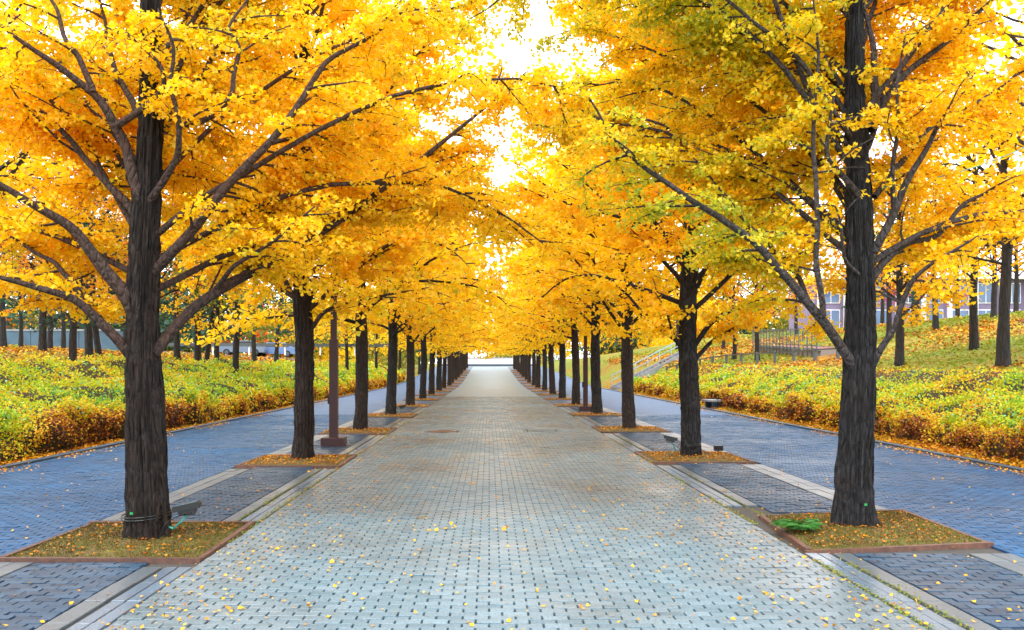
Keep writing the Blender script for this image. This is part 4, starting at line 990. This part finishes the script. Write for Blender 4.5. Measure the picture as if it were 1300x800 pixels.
for sgn in (-1, 1):
    a = Acc(); 
    for i in range(nseg): p0 = ctr[i] + s2 * 1.17 * sgn - A_; p1 = ctr[i + 1] + s2 * 1.17 * sgn - A_; a.bar((*p0, zc[i] - .0), (*p1, zc[i + 1] - .0), .10, .14)
    obj('side_kerb', a.mesh('side_kerb', [M_concrete]), e)
e = empty('ramp_fence', (A_[0], A_[1], 0), label='grey steel picket fence beside the red brick ramp', cat='fence')
pp = []
for i in range(nseg + 1):
    p0 = ctr[i] - s2 * 1.3 - A_; pp.append((*p0, zc[i])); a = Acc(); a.box(p0[0] - .03, p0[0] + .03, p0[1] - .03, p0[1] + .03, zc[i] - .4, zc[i] + 1.1); obj('post', a.mesh('post', [M_greyrail]), e)
for hgt in (.2, 1.05):
    a = Acc()
    for i in range(nseg): a.bar(np.array(pp[i]) + (0, 0, hgt), np.array(pp[i + 1]) + (0, 0, hgt), .04, .05)
    obj('rail', a.mesh('rail', [M_greyrail]), e)
a = Acc()
for i in range(nseg):
    for k in range(1, 2): q = np.array(pp[i]) * .5 + np.array(pp[i + 1]) * .5; a.box(q[0] - .008, q[0] + .008, q[1] - .008, q[1] + .008, q[2] + .2, q[2] + 1.05)
obj('picket', a.mesh('picket', [M_greyrail]), e, kind='stuff')
# low rail behind the hedge
e = empty('low_railing', (15.6, 40, 0), label='low grey rail on short posts behind the hedge at the hill foot', cat='railing')
pts = [np.array([15.9 - .30 * i, 39.5 + 2.0 * i]) for i in range(12)]
for p_ in pts: a = Acc(); z = gz(*p_); a.box(p_[0] - 15.6 - .06, p_[0] - 15.6 + .06, p_[1] - 40 - .06, p_[1] - 40 + .06, z - .2, z + .62, ch=.01); obj('post', a.mesh('post', [M_greyrail]), e)
a = Acc()
for i in range(11):
    for hh_ in (.55,): a.bar((pts[i][0] - 15.6, pts[i][1] - 40, gz(*pts[i]) + hh_), (pts[i + 1][0] - 15.6, pts[i + 1][1] - 40, gz(*pts[i + 1]) + hh_), .05, .07)
obj('rail', a.mesh('rail', [M_greyrail]), e)

# ------------------------------------------------------------------ background trees
def bg_kind(seed, H, prof, leafm, lsize, n, h0, elev, tf, bark=M_darkbark, gap=.18, per=2, spread=.16, spr=None, name='maple_tree'):
    rg = np.random.default_rng(seed); limbs = auto_limbs(rg, H, h0, H * .92, n, .22, None, elev=elev, prof=prof)
    return build_tree(name, 'x', 'trees on the banks', (0, 0, 0), limbs, rg, H * .96, .17, .03, bark, leafm, lsize, gap, per, spread, tf, joined=True, seed=seed, trunk_kw=dict(sides=14, rows=24, rough=.03, flare=.3), tubes_tw=False, spr=spr or dict(spacing=.6, twig_sp=.24))
pm = lambda h, H: 3.6 * math.sin(math.pi * min(1, max(0.05, (h - 1.5) / (H - 1.2)))) ** .6 + .3
pc = lambda h, H: 2.6 * (1 - max(0, h - 2) / H) + .3
maple = bg_kind(201, 7.5, pm, M_maple, .17, 22, 2.3, (15, 50), lambda c: .35 + .5 * (vnoise(c * .8) - .4))
yellow = bg_kind(202, 8.5, pm, M_ginkgo, .17, 22, 2.6, (15, 50), lambda c: .70 + .3 * (vnoise(c * .7) - .5), name='golden_tree')
pine = bg_kind(203, 12, pc, M_ever, .20, 40, 2.6, (-5, 25), lambda c: .5 + .4 * (vnoise(c * .8) - .5), name='evergreen_tree')
olive = bg_kind(204, 9, pm, M_olive, .20, 24, 2.6, (15, 50), lambda c: .5 + .6 * (vnoise(c * .8) - .5), name='olive_green_tree')
mag = bg_kind(205, 6.5, pm, M_magenta, .20, 20, 2.0, (15, 50), lambda c: .5 + .6 * (vnoise(c * .8) - .5), name='magenta_maple_tree')
used = set()
KN = {'m': (maple, 'red and orange maple'), 'y': (yellow, 'golden leaved tree'), 'p': (pine, 'dark evergreen'), 'o': (olive, 'olive green tree'), 'g': (mag, 'magenta maple')}
PL = [ # kind, px, Y, scale, lean, where
 ('p', 4, 46, 1.0, 0, 'at the outer end of the leafy bank behind the long hedge'),
 ('m', 92, 30, .85, 0, 'low red crowned one closest to the long hedge'),
 ('m', 186, 40, 1.0, 0, 'seen through the limbs of the nearest ginkgo'),
 ('p', 64, 52, 1.0, 0, 'between the slim poles before the road wall'),
 ('p', 160, 54, 1.0, 0, 'dark and tall behind the big forked ginkgo'),
 ('m', 26, 56, .9, 0, 'with a thin trunk before the blue grey wall'),
 ('m', 54, 37, 1.0, 0, 'with dark trunk on leaf litter near the blue grey wall'),
 ('o', 80, 62, 1.0, 0, 'with slim pole-like trunk before the road edge'),
 ('m', 113, 35, 1.0, 0, 'with straight dark trunk just outward of the nearest ginkgo'),
 ('p', 128, 33, .8, -.10, 'with a leaning trunk just outward of the big forked ginkgo'),
 ('p', 224, 46, 1.0, 0, 'first inward of the big forked ginkgo, behind the hedge'),
 ('p', 250, 48, 1.1, 0, 'with the thickest trunk behind the long hedge'),
 ('o', 262, 47, .9, .12, 'leaning against the thickest trunk behind the hedge'),
 ('y', 276, 44, .85, 0, 'with straight dark trunk behind the long hedge, between evergreens'),
 ('o', 300, 40, 1.0, 0, 'with a greyish trunk close to the hedge back'),
 ('p', 322, 60, 1.0, 0, 'near the parked white car on the bank'),
 ('p', 350, 66, 1.0, .08, 'far back on the bank behind the forked second ginkgo'),
 ('y', 160, 66, 1.0, 0, 'hidden mostly by the trunk of the nearest ginkgo'),
 ('y', -70, 21, 1.25, 0, 'overhanging the long hedge beside the biggest forked ginkgo'),
 ('y', 1395, 20, 1.25, 0, 'overhanging the hill hedge beyond the bluish barked ginkgo'),
 ('m', 1262, 52, 1.0, 0, 'between the two golden trees high on the hill'),
 ('y', 1160, 58, 1.0, 0, 'its low crown screening the middle of the pale building'),
 ('y', -25, 27, 1.45, 0, 'tall one whose crown fills the sky outward of the big forked ginkgo'),
 ('y', 1330, 27, 1.5, 0, 'tall one whose crown fills the sky above the hill hedge'),
 ('y', 1215, 70, 1.1, 0, 'before the pale building, its crown across the blue windows'),
 ('y', 1120, 78, 1.1, 0, 'before the end of the pale building near the crest'),
 ('y', 395, 62, 1.0, 0, 'on the bank between second ginkgo and lamp post'),
 ('o', 440, 72, 1.0, 0, 'on the bank just past the lamp post, seen behind the trunks'),
 ('y', 478, 84, 1.0, 0, 'on the bank seen between third and fourth ginkgo'),
 ('o', 508, 98, 1.1, 0, 'on the bank seen between fourth and fifth ginkgo'),
 ('p', 532, 116, 1.1, 0, 'farthest along the bank of the parked cars'),
 ('y', 1276, 24.5, 1.0, 0, 'with a stout brown trunk rising right behind the hill hedge'),
 ('y', 1237, 32, .95, 0, 'with a forked trunk halfway up the hill'),
 ('y', 1187, 50, 1.0, 0, 'with slim trunk near the crest of the hill'),
 ('m', 1142, 31, .95, 0, 'with thick dark trunk just behind the bluish barked ginkgo'),
 ('p', 1128, 48, .9, 0, 'slim and dark behind the nearest ginkgo of the hill side'),
 ('o', 932, 55, .85, 0, 'on the grass slope, the larger of two between stairs and ramp'),
 ('m', 961, 50, .85, 0, 'on the grass slope, thinner trunk nearest the ramp'),
 ('y', 918, 74, .9, 0, 'small on the slope above the stone stairs'),
 ('y', 1010, 80, 1.0, 0, 'beyond the top of the brick ramp'),
 ('g', 1165, 84, 1.25, 0, 'standing before the pale building on the hill'),
 ('y', 1075, 70, 1.0, 0, 'on the hill top beyond the ramp'),
 ('p', 860, 92, 1.0, 0, 'far behind the stone stairs'),
 ('o', 800, 104, 1.1, 0, 'farthest on the hill side, beyond the stone stairs'),
 ('m', 1290, 62, 1.1, 0, 'on the hill crest, outermost behind the golden trees'),
]
for i, (kd, px, Y, s_, ln, wh) in enumerate(PL):
    src, nm = KN[kd]; o = src if src.name not in used else copy_tree(src); used.add(src.name)
    x = (px - 621) / F * Y; o.location = (x, Y, gz(x, Y)); o.scale = (s_, s_, s_); o.rotation_euler = (0, ln, i * 1.3 if not ln else 0)
    o['label'] = (nm + ' ' + wh)

# far woods
def woods(name, n, cx, cy, rx, ry, rz, m, tf, seed, size):
    rg = np.random.default_rng(seed); k = rg.integers(0, len(cx), n); d = unit(rg.normal(0, 1, (n, 3))) * rg.uniform(.5, 1, n)[:, None] ** .5
    cx, cy, rx, rz = map(np.asarray, (cx, cy, rx, rz)); P = np.stack([cx[k] + d[:, 0] * rx[k], cy[k] + d[:, 1] * rx[k], ground(cx[k], cy[k]) + rz[k] * (.95 + d[:, 2])], -1) + rg.normal(0, .35, (n, 3))
    V, Q = leaves(P, rg.normal(0, 1, (n, 3)), rg.normal(0, 1, (n, 3)), size * rg.uniform(.6, 1.3, n))
    obj(name, make_mesh(name, V, Q, np.clip(tf(rg, k, n), 0, 1), mats=[m]), kind='stuff')
rg = np.random.default_rng(31)
for nm, m, sd, cnt in (('far_woods', M_maple, 1, 9), ('far_woods', M_ever, 2, 15), ('far_woods', M_olive, 3, 14)):
    r_ = np.random.default_rng(sd); cx = r_.uniform(-95, -22, cnt); cy = 95 + r_.uniform(0, 35, cnt) ; R_ = r_.uniform(3.5, 6, cnt); woods(nm, 9000, cx, cy, R_, R_, R_ * .9, m, lambda rg, k, n: .5 + .35 * np.sin(k * 2.3) + rg.normal(0, .15, n), sd, .55)
for nm, m, sd, cnt in (('far_woods', M_ginkgo, 4, 12), ('far_woods', M_ever, 5, 9), ('far_woods', M_olive, 6, 8)):
    r_ = np.random.default_rng(sd); cx = r_.uniform(16, 85, cnt); cy = 118 + r_.uniform(0, 30, cnt); R_ = r_.uniform(3.5, 6, cnt); woods(nm, 8000, cx, cy, R_, R_, R_ * .9, m, lambda rg, k, n: .6 + .2 * np.sin(k * 2.3) + rg.normal(0, .15, n), sd, .55)

# ------------------------------------------------------------------ terrace wall closing the path
z0 = float(rise(152))
e = empty('terrace_wall', (0, 154, z0), label='low white terrace wall with dark blue base closing the far end of the promenade', cat='wall')
a = Acc(); a.box(-9, 9, -.2, .2, .42, 1.45); obj('wall_face', a.mesh('wall_face', [M_white]), e)
a = Acc(); a.box(-9, 9, -.28, .2, -.3, .419); obj('base', a.mesh('base', [M_kerb]), e)
a = Acc(); a.box(-9, 9, -.3, .3, 1.451, 1.62); obj('coping', a.mesh('coping', [M_concrete]), e)
a = Acc(); a.box(-9, 9, -3.5, -.28, -.3, .03); obj('landing', a.mesh('landing', [M_white]), e)
r_ = np.random.default_rng(77)
woods('far_woods', 5000, [-7, 1.5, 6, 12, -14], [172, 176, 170, 172, 172], [3.0, 2.6, 3.2, 4, 4], 0, [1.2, 1.0, 1.6, 3, 3], M_olive, lambda rg, k, n: .2 + rg.normal(0, .15, n), 9, .3)

r_ = np.random.default_rng(90)
for nm, m, sd, cnt, x0, x1, y0, y1, n_, tt in (('far_woods', M_ever, 51, 14, -75, -26, 88, 96, 9000, .5), ('far_woods', M_olive, 52, 12, -60, -20, 90, 110, 8000, .4), ('far_woods', M_olive, 53, 8, -22, -12, 112, 150, 6000, .5), ('far_woods', M_ginkgo, 54, 8, -24, -12, 100, 150, 7000, .6), ('far_woods', M_ginkgo, 55, 8, 16, 34, 118, 160, 7000, .55)):
    r_ = np.random.default_rng(sd); cx = r_.uniform(x0, x1, cnt); cy = r_.uniform(y0, y1, cnt); R_ = r_.uniform(3, 4.5, cnt)
    woods(nm, n_, cx, cy, R_, R_, R_ * 1.15, m, lambda rg, k, n, tt=tt: tt + .2 * np.sin(k * 2.3) + rg.normal(0, .12, n), sd, .45)
for nm, m, sd, cnt, n_, tt in (('far_woods', M_ginkgo, 41, 26, 12000, .6), ('far_woods', M_olive, 42, 18, 8000, .4), ('far_woods', M_ever, 43, 10, 4000, .5)):
    r_ = np.random.default_rng(sd); cx = r_.uniform(-75, 60, cnt); cy = r_.uniform(175, 215, cnt); R_ = r_.uniform(3.5, 6.5, cnt)
    woods(nm, n_, cx, cy, R_, R_, R_ * .9, m, lambda rg, k, n, tt=tt: tt + .2 * np.sin(k * 2.3) + rg.normal(0, .12, n), sd, .7)

# ------------------------------------------------------------------ building on the hill
bx, by = 37.0, 98.0; bz = gz(46, 98) - .3
e = empty('pale_building', (bx, by, bz), label='low pale building with blue windows and white columns on the hill', cat='building')
a = Acc(); a.box(0, 27, .4, 9, 0, 6.2); obj('wall', a.mesh('wall', [M_pinkwall]), e)
a = Acc(); a.box(-.6, 27.6, -.8, 9.4, 6.2, 6.7); obj('roof', a.mesh('roof', [M_white]), e)
for i in range(10):
    x = .3 + i * 2.93; a = Acc(); a.box(x - .2, x + .2, -.45, -.05, 0, 6.2); obj('column', a.mesh('column', [M_white]), e)
for i in range(9):
    for zz in (.5, 3.5):
        x = .3 + i * 2.93 + .45; w_ = Acc(); w_.box(x, x + 2.05, .30, .397, zz, zz + 2.3); f = obj('window', w_.mesh('window', [M_white]), e)
        for k in range(2):
            w_ = Acc(); w_.box(x + .1 + k * .98, x + .97 + k * .98, .26, .297, zz + .1, zz + 2.2); obj('pane', w_.mesh('pane', [M_bluewin]), f)
# retaining wall + guard rail + road on the left bank
e = empty('roadside_wall', (-48, 72, gz(-45, 72)), label='pale blue grey roadside wall with a rail beyond the dark trunks', cat='wall')
for i in range(8): a = Acc(); a.box(-14 + i * 4.0, -14 + i * 4.0 + 3.96, -.15, .15, -.4, 1.25, tint=.5); obj('panel', a.mesh('panel', [M_bluewall]), e)
a = Acc(); a.box(-14, 18, -.2, .2, 1.251, 1.4); obj('coping', a.mesh('coping', [M_concrete]), e)
a = Acc(); a.bar((-14, 0, 2.0), (18, 0, 2.0), .05, .07)
for i in range(17): a.box(-14 + i * 2 - .03, -14 + i * 2 + .03, -.03, .03, 1.4, 2.0)
obj('rail', a.mesh('rail', [M_black]), e)
e = empty('guard_rail', (-29, 74, gz(-30, 74)), label='white guard rail along the road behind the bank trees', cat='guard rail')
a = Acc(); a.bar((-1, 0, .7), (20, 4, .7), .06, .28); obj('rail', a.mesh('rail', [M_greyrail]), e)
for i in range(8): a = Acc(); x = -1 + i * 3; a.box(x - .06, x + .06, i * .571 + .04, i * .571 + .16, -.2, .75); obj('post', a.mesh('post', [M_white]), e)
V = []
for x in np.arange(-70, -12, 4.0): V += [(x, 77, gz(x, 77) + .12), (x, 84, gz(x, 84) + .12)]
n = len(V) // 2; obj('road', make_mesh('road', V, np.array([(2 * i, 2 * i + 2, 2 * i + 3, 2 * i + 1) for i in range(n - 1)]), mats=[M_asphalt]), kind='structure')

def car(x, y, m, label, rz=0):
    e = empty('parked_car', (x, y, gz(x, y) + .12), rz, label=label, cat='car', group='cars parked behind the trees')
    prof = [(-2.15, .35), (-2.2, .75), (-1.9, .95), (-1.25, 1.0), (-.65, 1.42), (.9, 1.45), (1.6, 1.0), (2.1, .9), (2.2, .6), (2.15, .3)]
    n = len(prof); V = []
    for yy, ins in ((-.85, 0), (-.8, .0), (.8, 0), (.85, 0)):
        for (px_, pz) in prof: k = .14 * max(0, (pz - 1.0) / .45); V.append((px_, (yy - np.sign(yy) * k), pz))
    a = Acc(); Q = []
    for r_ in range(3):
        for i in range(n): Q.append((r_ * n + i, r_ * n + (i + 1) % n, (r_ + 1) * n + (i + 1) % n, (r_ + 1) * n + i))
    for r_ in (0, 3):
        for i in range(n // 2 - 1): Q.append((r_ * n + i, r_ * n + i + 1, r_ * n + n - 2 - i, r_ * n + n - 1 - i))
    a.add(V, Q); obj('body', a.mesh('body', [m], smooth=False), e)
    for s_ in (-1, 1):
        a = Acc(); yy = s_ * .80; V = [(-1.15, yy + s_ * .065, 1.0), (-.62, yy - s_ * .045, 1.37), (.85, yy - s_ * .045, 1.39), (1.5, yy + s_ * .065, 1.0)]
        a.add(V, [(0, 1, 2, 3)]); obj('window', a.mesh('window', [M_black]), e)
    for sx in (-1.35, 1.35):
        for s_ in (-1, 1):
            a = Acc(); a.tube([(sx, s_ * .70, .32), (sx, s_ * .88, .32)], .32, 16); w = obj('wheel', a.mesh('wheel', [M_tyre]), e)
            a = Acc(); a.tube([(sx, s_ * .87, .32), (sx, s_ * .895, .32)], .19, 12); obj('rim', a.mesh('rim', [M_greyrail]), w)
car((308 - 621) / F * 84, 84, simple('silver_car_paint', (.16, .2, .27), .3), 'blue grey car parked behind the trees, beside the greyish trunk', R(5))
car((349 - 621) / F * 86, 86, simple('blue_car_paint', (.12, .2, .4), .3), 'deep blue car parked behind the trees, closer to the forked ginkgo', R(3))
